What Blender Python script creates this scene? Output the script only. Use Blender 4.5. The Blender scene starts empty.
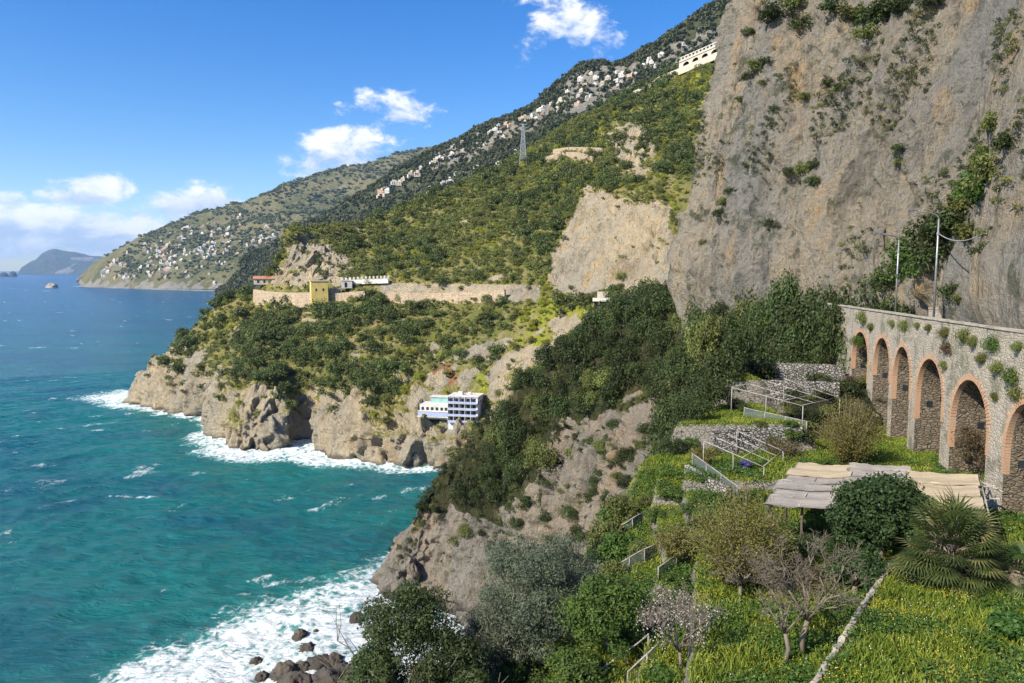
import bpy, math, random
import numpy as np
from mathutils import Vector, Matrix
random.seed(7)
RNG = np.random.default_rng(11)
S = bpy.context.scene
COL = S.collection
# ------------------------------------------------------------------ camera, sky, sun
F = 740.0; TH = math.atan(71/F); CT, ST = math.cos(TH), math.sin(TH); HC = 75.0
cd = bpy.data.cameras.new('camera'); cam = bpy.data.objects.new('camera', cd); COL.objects.link(cam)
cam.location = (0, 0, HC); cam.rotation_euler = (math.pi/2-TH, 0, 0)
cd.sensor_width = 36; cd.lens = F/1024*36; cd.clip_start = .5; cd.clip_end = 150000
S.camera = cam
SUN_EL = math.radians(38)
SH = np.array([-.80, -.60]); SH /= np.linalg.norm(SH)              # horizontal direction towards the sun
SD = np.array([SH[0]*math.cos(SUN_EL), SH[1]*math.cos(SUN_EL), math.sin(SUN_EL)])
sl = bpy.data.lights.new('sun', 'SUN'); sl.energy = 5.0; sl.angle = math.radians(.5); sl.color = (1, .925, .79)
so = bpy.data.objects.new('sun', sl); COL.objects.link(so)
so.rotation_euler = Vector(-SD).to_track_quat('-Z', 'Y').to_euler()
S.view_settings.view_transform = 'Standard'; S.view_settings.look = 'None'
S.view_settings.gamma = 1; S.view_settings.exposure = 0.95; S.view_settings.use_curve_mapping = False
S.cycles.max_bounces = 6; S.cycles.transparent_max_bounces = 8; S.cycles.volume_bounces = 0

class NT:
    """small helper to write node trees"""
    def __init__(s, tree): s.t = tree; s.n = tree.nodes; s.l = tree.links
    def node(s, typ, **kw):
        n = s.n.new(typ)
        for k, v in kw.items(): setattr(n, k, v)
        return n
    def put(s, sock, v):
        if isinstance(v, bpy.types.NodeSocket): s.l.new(v, sock)
        elif v is not None: sock.default_value = v
    def m(s, op, a, b=None, c=None, clamp=False):
        n = s.node('ShaderNodeMath', operation=op, use_clamp=clamp)
        s.put(n.inputs[0], a); s.put(n.inputs[1], b)
        if c is not None: s.put(n.inputs[2], c)
        return n.outputs[0]
    def mix(s, f, a, b, typ='MIX'):
        n = s.node('ShaderNodeMix', data_type='RGBA', blend_type=typ)
        s.put(n.inputs[0], f)
        for k, v in ((6, a), (7, b)):
            if isinstance(v, tuple) and len(v) == 3: v = (*v, 1)
            s.put(n.inputs[k], v)
        return n.outputs[2]
    def noise(s, vec, scale, detail=4, rough=.55, dist=0, out=0):
        n = s.node('ShaderNodeTexNoise'); s.put(n.inputs['Vector'], vec)
        n.inputs['Scale'].default_value = scale; n.inputs['Detail'].default_value = detail
        n.inputs['Roughness'].default_value = rough; n.inputs['Distortion'].default_value = dist
        return n.outputs[out]
    def vor(s, vec, scale, feature='F1', out=0, rnd=1):
        n = s.node('ShaderNodeTexVoronoi', feature=feature); s.put(n.inputs['Vector'], vec)
        n.inputs['Scale'].default_value = scale; n.inputs['Randomness'].default_value = rnd
        return n.outputs[out]
    def ramp(s, f, a, b, clamp=True, smooth=True):
        n = s.node('ShaderNodeMapRange', interpolation_type='SMOOTHSTEP' if smooth else 'LINEAR')
        s.put(n.inputs[0], f); s.put(n.inputs[1], a); s.put(n.inputs[2], b)
        return n.outputs[0]
    def scale(s, vec, sc):
        n = s.node('ShaderNodeMapping'); s.put(n.inputs[0], vec); n.inputs['Scale'].default_value = sc
        return n.outputs[0]
    def attr(s, name, out='Fac'):
        return s.node('ShaderNodeAttribute', attribute_name=name).outputs[out]
    def bump(s, h, strength, dist, nrm=None):
        n = s.node('ShaderNodeBump'); n.inputs['Strength'].default_value = strength
        n.inputs['Distance'].default_value = dist; s.put(n.inputs['Height'], h)
        if nrm is not None: s.put(n.inputs['Normal'], nrm)
        return n.outputs[0]

def new_mat(name):
    m = bpy.data.materials.new(name); m.use_nodes = True
    g = NT(m.node_tree); b = g.n['Principled BSDF']; b.inputs['Roughness'].default_value = .9
    b.inputs['Specular IOR Level'].default_value = .2
    return m, g, b
def pos(g): return g.node('ShaderNodeNewGeometry').outputs['Position']

def ray(px, py):
    a = (np.asarray(px, float)-512)/F; b = (341.5-np.asarray(py, float))/F
    return np.stack([a, CT+b*ST, -ST+b*CT], -1)
def at(px, py, Y):
    r = ray(px, py); p = r*(np.asarray(Y, float)/r[..., 1])[..., None]; p[..., 2] += HC; return p
def atz(px, py, z):
    r = ray(px, py); p = r*((z-HC)/r[..., 2])[..., None]; p[..., 2] += HC; return p
def proj(P):
    x, y, z = P[..., 0], P[..., 1], P[..., 2]-HC
    d = np.maximum(y*CT-z*ST, 1e-3); u = y*ST+z*CT
    return 512+F*x/d, 341.5-F*u/d, d

# world: physical sky plus the clouds that stand at infinity
W = bpy.data.worlds.new('World'); S.world = W; W.use_nodes = True
g = NT(W.node_tree); bg = g.n['Background']
sky = g.node('ShaderNodeTexSky', sky_type='NISHITA'); sky.sun_disc = False
sky.sun_elevation = SUN_EL; sky.sun_rotation = math.atan2(SH[0], SH[1]); sky.altitude = 80
sky.air_density = 1.0; sky.dust_density = .25; sky.ozone_density = 3.0
hsv = g.node('ShaderNodeHueSaturation'); hsv.inputs['Saturation'].default_value = 1.4
g.l.new(sky.outputs[0], hsv.inputs['Color']); hsv.inputs['Hue'].default_value = .512
SKY_STR = .097
dirv = g.node('ShaderNodeTexCoord').outputs['Generated']
sx = g.node('ShaderNodeSeparateXYZ'); g.l.new(dirv, sx.inputs[0])
az = g.m('ARCTAN2', sx.outputs[0], sx.outputs[1]); el = g.m('ARCSINE', sx.outputs[2])
cb = g.node('ShaderNodeCombineXYZ'); g.l.new(az, cb.inputs[0]); g.l.new(g.m('MULTIPLY', el, 1.7), cb.inputs[1])
nA = g.noise(cb.outputs[0], 22, 7, .62, .35)
nB = g.noise(cb.outputs[0], 55, 6, .65, .2)
nn = g.m('ADD', g.m('MULTIPLY', nA, 1.5), g.m('MULTIPLY', nB, .7))   # mean ~1.1
tot = None; shade = None
def azel(px, py):
    r = ray(px, py); r = r/np.linalg.norm(r); return math.atan2(r[0], r[1]), math.asin(r[2])
#          px   py  half-w half-h  weight tilt
CLOUDS = [(570, 20, 46, 22, .85, .35), (533, 38, 20, 26, .45, -.6), (342, 151, 46, 22, .98, -.15), (398, 107, 38, 16, .78, .1), (345, 112, 24, 12, .35, 0),
          (84, 192, 32, 14, 1.0, -.2), (196, 203, 36, 14, 1.1, -.1), (8, 202, 18, 9, .8, 0), (45, 232, 130, 20, 1.15, 0), (125, 236, 70, 14, 1.05, .05),
          (30, 219, 80, 12, .8, 0), (70, 214, 40, 8, .55, 0), (40, 254, 150, 12, .5, 0)]
for (px, py, w, h, wt, tilt) in CLOUDS:
    a0, e0 = azel(px, py); ws, hs = w/F, h/F
    da = g.m('SUBTRACT', az, a0); de = g.m('SUBTRACT', el, e0)
    de = g.m('ADD', de, g.m('MULTIPLY', da, tilt))
    u = g.m('DIVIDE', da, ws); v = g.m('DIVIDE', de, hs)
    r2 = g.m('ADD', g.m('MULTIPLY', u, u), g.m('MULTIPLY', v, v))
    d = g.m('SUBTRACT', wt, g.m('MULTIPLY', r2, .55))
    d = g.m('MAXIMUM', d, -.8)
    tot = d if tot is None else g.m('MAXIMUM', tot, d)
    sv = g.m('MULTIPLY', g.ramp(r2, 1.6, .2), v)
    shade = sv if shade is None else g.m('ADD', shade, sv)
dens = g.ramp(g.m('ADD', tot, g.m('MULTIPLY', g.m('SUBTRACT', nn, 1.1), 1.7)), .12, .95)
lit = g.ramp(g.m('ADD', g.m('MULTIPLY', shade, .45), g.m('MULTIPLY', g.m('SUBTRACT', nA, .5), 2.2)), -.55, .5)
ccol = g.mix(lit, (.36, .44, .60), (.79, .785, .78))
lp = g.node('ShaderNodeBackground'); g.l.new(ccol, lp.inputs[0]); lp.inputs[1].default_value = .86
g.l.new(hsv.outputs[0], bg.inputs[0]); bg.inputs[1].default_value = SKY_STR
mx = g.node('ShaderNodeMixShader'); g.l.new(g.m('MULTIPLY', dens, .93), mx.inputs[0])
g.l.new(bg.outputs[0], mx.inputs[1]); g.l.new(lp.outputs[0], mx.inputs[2])
g.l.new(mx.outputs[0], g.n['World Output'].inputs[0])

# ------------------------------------------------------------------ numeric helpers
_perm = np.random.default_rng(3).permutation(512).astype(np.int64)
_grad = np.random.default_rng(5).normal(size=(512, 3)); _grad /= np.linalg.norm(_grad, axis=1)[:, None]
def perlin(P):
    P = np.asarray(P, float); I = np.floor(P).astype(np.int64); f = P-I; u = f*f*f*(f*(f*6-15)+10)
    out = 0
    for dx in (0, 1):
        for dy in (0, 1):
            for dz in (0, 1):
                h = _perm[(_perm[(_perm[(I[..., 0]+dx) & 511]+I[..., 1]+dy) & 511]+I[..., 2]+dz) & 511]
                d = (_grad[h]*(f-np.array([dx, dy, dz]))).sum(-1)
                w = (u[..., 0] if dx else 1-u[..., 0])*(u[..., 1] if dy else 1-u[..., 1])*(u[..., 2] if dz else 1-u[..., 2])
                out = out+w*d
    return out*1.6
def fbm(P, octv=4, gain=.5, ridged=False):
    a = 1; s = 0; t = 0
    for k in range(octv):
        n = perlin(P*2.03**k+17.3*k)
        if ridged: n = 1-2*np.abs(n)
        s = s+a*n; t += a; a *= gain
    return s/t
def facets(P, seed=0, tilt=.9, k=24):
    """blocky broken rock: every cell of a Voronoi pattern is a tilted flat face"""
    I = np.floor(P).astype(np.int64); tw = np.full(P.shape[:-1], 1e-12); out = np.zeros(P.shape[:-1]); rs = np.random.default_rng(seed)
    J = rs.random((512, 3)); D = rs.normal(size=(512, 3))*tilt; B = rs.normal(size=512)*.5
    for dx in (-1, 0, 1):
        for dy in (-1, 0, 1):
            for dz in (-1, 0, 1):
                h = _perm[(_perm[(_perm[(I[..., 0]+dx) & 511]+I[..., 1]+dy) & 511]+I[..., 2]+dz) & 511]
                f = P-(I+np.array([dx, dy, dz])+J[h]); w = np.exp(-k*(f*f).sum(-1)); tw = tw+w; out = out+w*(B[h]+(f*D[h]).sum(-1))
    return out/tw
def sstep(a, b, x):
    t = np.clip((x-a)/(b-a), 0, 1); return t*t*(3-2*t)
def inpoly(px, py, poly):
    px = np.asarray(px); py = np.asarray(py); c = np.zeros(px.shape, bool); n = len(poly)
    for i in range(n):
        x1, y1 = poly[i]; x2, y2 = poly[i-1]
        if y1 == y2: continue
        k = ((y1 > py) != (y2 > py)) & (px < (x2-x1)*(py-y1)/(y2-y1)+x1); c ^= k
    return c

def mesh_np(name, V, Fc, mat, smooth=False, attrs=None, parent=None, mi=None):
    """V (n,3), Fc a list of (k,3)/(k,4) arrays -> one linked mesh object"""
    me = bpy.data.meshes.new(name)
    if not isinstance(Fc, list): Fc = [Fc]
    Fc = [np.asarray(f, np.int32) for f in Fc if len(f)]
    me.vertices.add(len(V)); me.vertices.foreach_set('co', np.asarray(V, np.float32).ravel())
    idx = np.concatenate([f.ravel() for f in Fc]); tot = np.concatenate([np.full(len(f), f.shape[1], np.int32) for f in Fc])
    me.loops.add(len(idx)); me.loops.foreach_set('vertex_index', idx)
    me.polygons.add(len(tot)); st = np.concatenate([[0], np.cumsum(tot)[:-1]]).astype(np.int32)
    me.polygons.foreach_set('loop_start', st); me.polygons.foreach_set('loop_total', tot)
    me.polygons.foreach_set('use_smooth', np.full(len(tot), smooth))
    for m_ in (mat if isinstance(mat, list) else [mat]): me.materials.append(m_)
    if mi is not None: me.polygons.foreach_set('material_index', np.asarray(mi, np.int32))
    for k, v in (attrs or {}).items():
        a = me.attributes.new(k, 'FLOAT', 'POINT'); a.data.foreach_set('value', np.asarray(v, np.float32).ravel())
    me.update(calc_edges=True); me.validate()
    o = bpy.data.objects.new(name, me); COL.objects.link(o)
    if parent is not None: o.parent = parent
    return o
def tag(o, label=None, cat=None, group=None, kind=None):
    for k, v in (('label', label), ('category', cat), ('group', group), ('kind', kind)):
        if v: o[k] = v
    return o
def empty(name, loc=(0, 0, 0), rz=0):
    o = bpy.data.objects.new(name, None); COL.objects.link(o); o.location = loc; o.rotation_euler = (0, 0, rz)
    o.empty_display_size = .3; return o
def catmull(A, n, axis=0):
    """resample a control grid along axis to n samples"""
    A = np.moveaxis(A, axis, 0); k = A.shape[0]; t = np.linspace(0, k-1, n); i = np.clip(np.floor(t).astype(int), 0, k-2); f = (t-i)
    f = f.reshape((-1,)+(1,)*(A.ndim-1))
    p0 = A[np.maximum(i-1, 0)]; p1 = A[i]; p2 = A[i+1]; p3 = A[np.minimum(i+2, k-1)]
    m1 = (p2-p0)*.36; m2 = (p3-p1)*.36
    r = (2*f**3-3*f**2+1)*p1+(f**3-2*f**2+f)*m1+(-2*f**3+3*f**2)*p2+(f**3-f**2)*m2
    return np.moveaxis(r, 0, axis)
def normals(G):
    du = np.gradient(G, axis=0); dv = np.gradient(G, axis=1); n = np.cross(dv, du)
    return n/np.maximum(np.linalg.norm(n, axis=-1, keepdims=True), 1e-9)
def grid_faces(nr, nc):
    i = np.arange(nr*nc).reshape(nr, nc)
    return np.stack([i[:-1, :-1], i[:-1, 1:], i[1:, 1:], i[1:, :-1]], -1).reshape(-1, 4)
TERR = {}
def loft(name, ctrl, nr, nc, disp, mat, rockf=None, kind='structure'):
    """ctrl: rows (bottom to top) of columns (left to right) of 3D points; disp(P, N) moves it along N"""
    G = catmull(catmull(np.array(ctrl, float), nr, 0), nc, 1)
    N = normals(G)
    d = disp(G, N); G = G+N*d[..., None]
    N = normals(G)
    rock = np.zeros(G.shape[:2]) if rockf is None else rockf(G, N)
    o = mesh_np(name, G.reshape(-1, 3), grid_faces(nr, nc), mat, True, {'rock': rock})
    if kind: o['kind'] = kind
    TERR[name] = (G, N, rock); return o
SHADE_OP = .12          # how much of the sun each of the two skins of the added cloud holds back
SHADE_POLY = [(-260, -60), (60, 20), (140, 34), (190, 60), (196, 140), (200, 260), (0, 320), (-260, 260)]
HAZE = 3.8e-5
# ------------------------------------------------------------------ rock, scrub ground, sea materials
def rock_mat(name, grey, tan, ochre, dark, moss, vscale=(1, 1, .26), ground=None, s=1.0, moss_amt=.5, wet=True):
    """limestone: grey and tan beds, ochre stains, dark streaks; 'rock' attribute blends into scrub ground"""
    m, g, b = new_mat(name); P = pos(g); Q = g.scale(P, vscale)
    n1 = g.noise(Q, .06*s, 7, .66, .15); n2 = g.noise(Q, .16*s, 6, .65, .1); n3 = g.noise(P, .9*s, 5, .65)
    c = g.mix(g.ramp(n1, .40, .60), grey, tan)
    c = g.mix(g.m('MULTIPLY', g.ramp(n2, .54, .68), .8), c, ochre)
    Q2 = g.scale(P, (1, 1, .12)); n4 = g.noise(Q2, .45*s, 6, .7, .05)
    c = g.mix(g.m('MULTIPLY', g.ramp(n4, .54, .70), .65), c, dark)
    n6 = g.noise(Q2, .16*s, 6, .68, .1); c = g.mix(g.m('MULTIPLY', g.ramp(n6, .53, .66), .65), c, tuple(x*1.5 for x in dark))
    n7 = g.noise(g.scale(P, (1, 1, .2)), .11*s, 6, .66, .1, 0); c = g.mix(g.m('MULTIPLY', g.ramp(n7, .42, .30), .6), c, tan)
    c = g.mix(g.m('MULTIPLY', g.ramp(n3, .42, .72), .5), c, tuple(x*.62 for x in grey))
    ng = g.noise(P, .35*s, 7, .74, .1, 0); c = g.mix(g.m('MULTIPLY', g.ramp(ng, .56, .44), .45), c, tuple(x*1.25 for x in grey))
    pit = g.noise(g.scale(P, (1, 1, .7)), 2.4*s, 5, .75, .1); c = g.mix(g.m('MULTIPLY', g.ramp(pit, .56, .70), .5), c, tuple(x*.75 for x in dark))
    n5 = g.noise(P, .22*s, 6, .7, .3)
    c = g.mix(g.m('MULTIPLY', g.ramp(n5, .54, .64), moss_amt), c, moss)
    sp = g.node('ShaderNodeSeparateXYZ'); g.l.new(P, sp.inputs[0])
    if wet: c = g.mix(g.m('MULTIPLY', g.ramp(g.m('ADD', sp.outputs[2], g.m('MULTIPLY', n2, 5)), 5.2, 3.2), .75), c, (.07, .06, .05))
    h = g.m('ADD', g.m('MULTIPLY', g.noise(Q, .5*s, 9, .74, .1), 1.4), g.m('MULTIPLY', g.vor(Q, .8*s, 'DISTANCE_TO_EDGE'), .6))
    h = g.m('ADD', h, g.m('MULTIPLY', pit, -1.2)); nb = g.bump(h, 1.0, 1.1/s)
    if ground:
        ga, gb, gc = ground; r = g.attr('rock')
        gg = g.mix(g.ramp(g.noise(P, .05*s, 5, .6), .4, .6), ga, gb)
        gg = g.mix(g.m('MULTIPLY', g.ramp(g.noise(P, .35*s, 6, .7), .5, .66), .8), gg, gc)
        gg = g.mix(g.m('MULTIPLY', g.attr('meadow'), g.ramp(g.noise(P, .25*s, 5, .65), .62, .42)), gg, (.36, .38, .04)); gg = g.mix(g.attr('soil'), gg, (.36, .19, .09))
        f = g.ramp(g.m('ADD', r, g.m('MULTIPLY', g.m('SUBTRACT', g.noise(P, .3*s, 5, .65), .5), 1.1)), .38, .62)
        c = g.mix(f, gg, c)
    g.l.new(c, b.inputs['Base Color']); g.l.new(nb, b.inputs['Normal'])
    return m
M_CLIFF = rock_mat('weathered_limestone', (.31, .295, .26), (.50, .41, .285), (.62, .41, .20), (.07, .07, .066), (.085, .10, .06), s=1.0, moss_amt=.75, wet=False)  # dark streaks: water stains, deepened in colour to suggest shadow in recesses
M_HEAD = rock_mat('headland_limestone', (.42, .375, .285), (.60, .475, .30), (.60, .38, .15), (.15, .12, .085), (.13, .135, .05),
                  ground=((.19, .20, .05), (.31, .28, .085), (.44, .36, .21)), s=.45, moss_amt=.25)
M_PROM = rock_mat('promontory_rock', (.33, .30, .25), (.48, .38, .27), (.54, .36, .19), (.12, .11, .095), (.09, .095, .045),
                  ground=((.055, .06, .025), (.09, .09, .035), (.15, .125, .075)), s=.9, moss_amt=.45)
M_FARV = rock_mat('wooded_valley_side', (.30, .29, .25), (.38, .33, .26), (.40, .31, .2), (.12, .11, .10), (.06, .07, .035),
                  ground=((.065, .08, .035), (.11, .115, .05), (.20, .18, .11)), s=.12, moss_amt=.3, wet=False)
M_FARE = rock_mat('far_headland', (.33, .30, .25), (.42, .36, .27), (.42, .31, .2), (.14, .13, .10), (.08, .09, .04),
                  ground=((.14, .15, .055), (.26, .235, .10), (.34, .28, .16)), s=.06, moss_amt=.3, wet=False)
M_ISLE = rock_mat('island_rock', (.33, .31, .28), (.42, .37, .3), (.38, .33, .25), (.15, .14, .12), (.09, .10, .06),
                  ground=((.10, .11, .06), (.15, .15, .08), (.2, .19, .12)), s=.012, moss_amt=.3, wet=False)

# ------------------------------------------------------------------ the land
def P3(px, py, Y): return at(px, py, Y)
def SEA(px, py): return atz(px, py, 0.0)
def sub(p, dz): q = np.array(p, float); q[2] += dz; return q
def columns(cols): return np.array(cols, float).transpose(1, 0, 2)
def W3(*a): return np.array(a, float)

# sunlit headland and hill across the cove: rows = seabed, waterline, cliff top, lower slope, road edge, road inner, upper, ridge, back
A = []
def hill_col(w, ct, ls, re, ri, um, rg, back):
    sb = sub(w, -14); sb[1] -= 3
    A.append([sb, w, (w*.45+ct*.55)+W3(-.5, -1.5, 0), ct, ls, re, ri, (ri+um)/2, um, (um*.5+rg*.5), rg, back])
hill_col(W3(-175, 505, 0), W3(-165, 505, 22), W3(-150, 505, 42), W3(-128, 505, 60), W3(-125, 505, 62), W3(-108, 515, 80), W3(-80, 540, 92), W3(-50, 600, 60))
hill_col(SEA(134, 397), P3(152, 366, 434), P3(188, 336, 437), P3(226, 302, 441), P3(258, 292, 446), P3(290, 254, 451), P3(302, 236, 470), W3(-90, 590, 60))
hill_col(SEA(165, 411), P3(172, 375, 404), P3(208, 342, 415), P3(250, 304, 428), P3(278, 285, 433), P3(301, 258, 442), P3(318, 232, 485), W3(-60, 610, 60))
hill_col(SEA(218, 419), P3(212, 385, 378), P3(238, 345, 392), P3(280, 304, 414), P3(305, 284, 422), P3(318, 258, 440), P3(340, 230, 500), W3(-50, 620, 60))
hill_col(SEA(219, 428), P3(220, 395, 358), P3(246, 347, 375), P3(292, 304, 408), P3(318, 284, 417), P3(330, 260, 440), P3(350, 229, 507), W3(-40, 635, 65))
hill_col(SEA(228, 452), P3(230, 402, 318), P3(262, 350, 355), P3(308, 304, 400), P3(333, 284, 412), P3(345, 262, 440), P3(362, 228, 515), W3(-30, 650, 70))
hill_col(SEA(262, 453), P3(266, 408, 312), P3(296, 350, 352), P3(335, 303, 392), P3(355, 284, 402), P3(368, 260, 440), P3(380, 224, 530), W3(-10, 670, 80))
hill_col(SEA(302, 444), P3(308, 408, 322), P3(336, 350, 345), P3(370, 301, 382), P3(388, 284, 394), P3(402, 256, 440), P3(408, 211, 545), W3(0, 690, 90))
hill_col(SEA(352, 461), P3(356, 422, 296), P3(388, 352, 335), P3(424, 299, 372), P3(436, 282, 382), P3(445, 245, 440), P3(444, 196, 565), W3(30, 700, 110))
hill_col(SEA(412, 466), P3(412, 424, 288), P3(446, 362, 317), P3(486, 300, 348), P3(496, 285, 356), P3(500, 232, 435), P3(501, 172, 602), W3(70, 720, 130))
hill_col(SEA(468, 472), P3(474, 432, 281), P3(508, 362, 299), P3(548, 300, 322), P3(556, 289, 330), P3(560, 212, 420), P3(561, 134, 640), W3(120, 740, 160))
hill_col(SEA(530, 478), P3(530, 440, 270), P3(560, 366, 284), P3(598, 302, 298), P3(604, 294, 306), P3(606, 188, 380), P3(621, 104, 660), W3(180, 760, 190))
hill_col(SEA(590, 486), P3(590, 450, 258), P3(615, 372, 268), P3(650, 305, 276), P3(655, 296, 284), P3(662, 190, 350), P3(680, 77, 640), W3(240, 760, 200))
hill_col(SEA(660, 495), P3(660, 460, 240), P3(690, 380, 250), P3(730, 308, 262), P3(736, 300, 270), P3(742, 185, 335), P3(750, 45, 610), W3(300, 740, 220))
hill_col(SEA(760, 500), P3(760, 460, 225), P3(790, 380, 235), P3(830, 308, 245), P3(836, 300, 252), P3(850, 180, 320), P3(850, 10, 590), W3(360, 720, 230))
POLY_BRIGHT = [(546, 272), (562, 240), (588, 186), (620, 200), (668, 205), (690, 280), (640, 294), (556, 294)]
POLY_CORNER = [(276, 284), (284, 256), (300, 232), (330, 246), (350, 262), (345, 284)]
POLY_SMALL = [(600, 130), (640, 120), (660, 150), (640, 168), (615, 165)]
POLY_TERR = [(436, 350), (520, 330), (560, 310), (590, 312), (560, 350), (520, 380), (480, 398), (420, 388)]
def reg(px, py, polys): return np.any([inpoly(px, py, q) for q in polys], 0)
def hill_disp(P, N):
    z = P[..., 2]; st = np.array([1, 1, .45])
    steep = sstep(.75, .35, N[..., 2])
    px, py, d = proj(P)
    px, py, d = proj(P); pk = reg(px, py, [POLY_BRIGHT, POLY_CORNER, POLY_SMALL]); lowz = np.maximum(sstep(40, 15, z), pk*.8); d1 = fbm(P*st/26, 5, .5, True)*(2.2+4.0*steep)+fbm(P*W3(1, 1, .2)/34+3, 3, .5, True)*7*lowz*(1-.7*pk)+facets(P*W3(1, 1, .45)/7, 3, 1.0, 60)*2.5*np.maximum(steep, lowz)+facets(P*W3(1, 1, .5)/2.6, 4, 1.0, 50)*.95*np.maximum(steep, lowz)
    d2 = fbm(P*st/7, 4, .55)*(.6+2.0*np.maximum(steep, lowz))
    d1 = d1-4.5*lowz*(1-pk)-7*np.exp(-((px-(300+.25*(py-400)))/13)**2)*lowz*(1-pk)
    road = np.exp(-((z-64)/7)**2)*(py > 272)
    return (d1+d2)*(1-.8*road)*sstep(-6, 3, z+3)
def hill_rock(P, N):
    px, py, d = proj(P); z = P[..., 2]
    zr = z+fbm(P/20, 4)*36-12*sstep(240, 160, px)
    r = sstep(.62, .38, N[..., 2])*sstep(40, 14, zr)*1.1+sstep(20, 11, zr)+sstep(9, 5, z)
    w1 = fbm(P/16, 4)*16; w2 = fbm(P/16+40, 4)*14
    for po in (POLY_BRIGHT, POLY_CORNER, POLY_SMALL): r = np.maximum(r, inpoly(px+w1, py+w2, po)*1.0)
    r = np.maximum(r, sstep(.34, .48, fbm(P/22+60, 4))*.8)
    r = np.maximum(r, inpoly(px+w1, py+w2, POLY_TERR)*(.3+.5*(fbm(P/9, 3) > .05)))
    r = np.maximum(r, (np.abs(py-(291+(px-300)*.012)) < 9)*(px > 380)*(px < 540)*(z < 85)*.9)
    return np.clip(r, 0, 1)
hob = loft('hillside', columns(A), 520, 620, hill_disp, M_HEAD, hill_rock)
_P = TERR['hillside'][0]; _x, _y, _ = proj(_P); _w = fbm(_P/10, 3)*10
for _n, _pl in (('meadow', [[(520, 312), (560, 296), (606, 300), (596, 322), (560, 346), (505, 352)], [(455, 372), (500, 366), (500, 398), (470, 394)], [(640, 90), (700, 60), (712, 70), (690, 130), (650, 130)]]), ('soil', [[(428, 388), (436, 368), (452, 362), (462, 386)]])):
    _a = hob.data.attributes.new(_n, 'FLOAT', 'POINT'); _a.data.foreach_set('value', reg(_x+_w, _y+_w, _pl).astype(np.float32).ravel())

# dark promontory in front of it: rows = back foot, back, ridge, face ... foot
A = []
def prom(*p): A.append(list(p))
prom(W3(-20, 215, -8), W3(-24, 195, -2), W3(-30, 178, 1), P3(376, 596, 166), P3(372, 604, 162), P3(370, 610, 160), P3(368, 618, 157), W3(-31, 150, -6), W3(-31, 140, -9))
prom(W3(-16, 215, -6), W3(-20, 196, 4), P3(388, 566, 172), P3(382, 580, 166), P3(380, 596, 162), P3(379, 606, 159), W3(-27, 150, -1), W3(-27, 142, -5), W3(-26, 134, -8))
prom(W3(-8, 220, -6), W3(-12, 200, 14), P3(402, 528, 174), P3(399, 545, 168), P3(399, 575, 162), P3(399, 610, 156), W3(-22, 148, -1), W3(-21, 140, -4), W3(-20, 130, -8))
prom(W3(2, 225, -4), W3(-4, 204, 24), P3(428, 486, 174), P3(428, 505, 170), P3(430, 545, 166), P3(432, 600, 159), W3(-16, 148, 0), W3(-14, 130, -2), W3(-14, 120, -6))
prom(W3(18, 228, 0), W3(10, 208, 34), P3(470, 441, 174), P3(473, 480, 167), P3(480, 530, 160), P3(486, 590, 151), W3(-5, 140, 2), W3(-5, 116, 4), W3(-6, 105, 0))
prom(W3(34, 225, 8), W3(26, 205, 44), P3(522, 388, 169), P3(528, 440, 160), P3(536, 490, 151), P3(542, 560, 140), W3(5, 128, 10), W3(4, 104, 14), W3(2, 94, 10))
prom(W3(48, 220, 20), W3(42, 200, 56), P3(582, 336, 163), P3(588, 395, 151), P3(600, 440, 139), P3(606, 510, 126), W3(14, 112, 28), W3(12, 92, 34), W3(9, 80, 32))
prom(W3(60, 210, 30), W3(52, 190, 62), P3(630, 306, 157), P3(642, 360, 140), P3(656, 415, 124), P3(650, 480, 108), W3(18, 95, 44), W3(16, 82, 49), W3(13, 72, 48))
prom(W3(70, 195, 40), W3(60, 175, 66), P3(682, 304, 145), P3(694, 350, 122), P3(700, 405, 103), P3(690, 452, 90), W3(21, 82, 53), W3(19, 76, 54), W3(17, 66, 52))
prom(W3(76, 180, 45), W3(66, 160, 68), P3(745, 298, 130), P3(755, 340, 108), P3(762, 375, 95), P3(756, 405, 86), W3(27, 79, 60), W3(24, 72, 58), W3(22, 64, 54))
prom(W3(80, 160, 45), W3(70, 140, 68), P3(812, 305, 110), P3(822, 325, 99), P3(828, 352, 91), P3(826, 378, 85), W3(33, 78, 63), W3(30, 72, 60), W3(27, 64, 54))
prom(W3(84, 140, 45), W3(74, 120, 66), P3(880, 310, 96), P3(890, 330, 90), P3(900, 355, 86), P3(900, 380, 82), W3(39, 76, 61), W3(37, 72, 58), W3(34, 64, 54))
POLY_PROM = [(370, 640), (380, 560), (404, 508), (440, 510), (500, 520), (545, 480), (540, 440), (560, 425), (600, 415), (635, 392), (662, 400), (664, 470), (660, 540), (600, 700), (370, 700)]
def prom_disp(P, N):
    st = np.array([1, 1, .28]); steep = sstep(.8, .4, N[..., 2]); y = P[..., 1]
    px, py, d = proj(P); onrock = inpoly(px, py, POLY_PROM)
    k = np.maximum(steep*.6, onrock*1.0)*sstep(60, 85, y)
    return fbm(P*st/15, 5, .5, True)*(.8+2.6*k)+fbm(P*st/4.5, 5, .58)*(.3+2.3*k)+fbm(P/1.3, 3, .6)*.3*k+(facets(P*W3(1, 1, .4)/3.6, 5, 1.0, 45)*1.45+facets(P*W3(1, 1, .5)/1.3, 6, 1.0, 40)*.5)*k
def prom_rock(P, N):
    px, py, d = proj(P)
    w = fbm(P/6, 3)*22
    return np.maximum(inpoly(px+w, py+w, POLY_PROM)*1.0, sstep(14, 5, P[..., 2]))
loft('promontory', columns(A), 460, 520, prom_disp, M_PROM, prom_rock)

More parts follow.
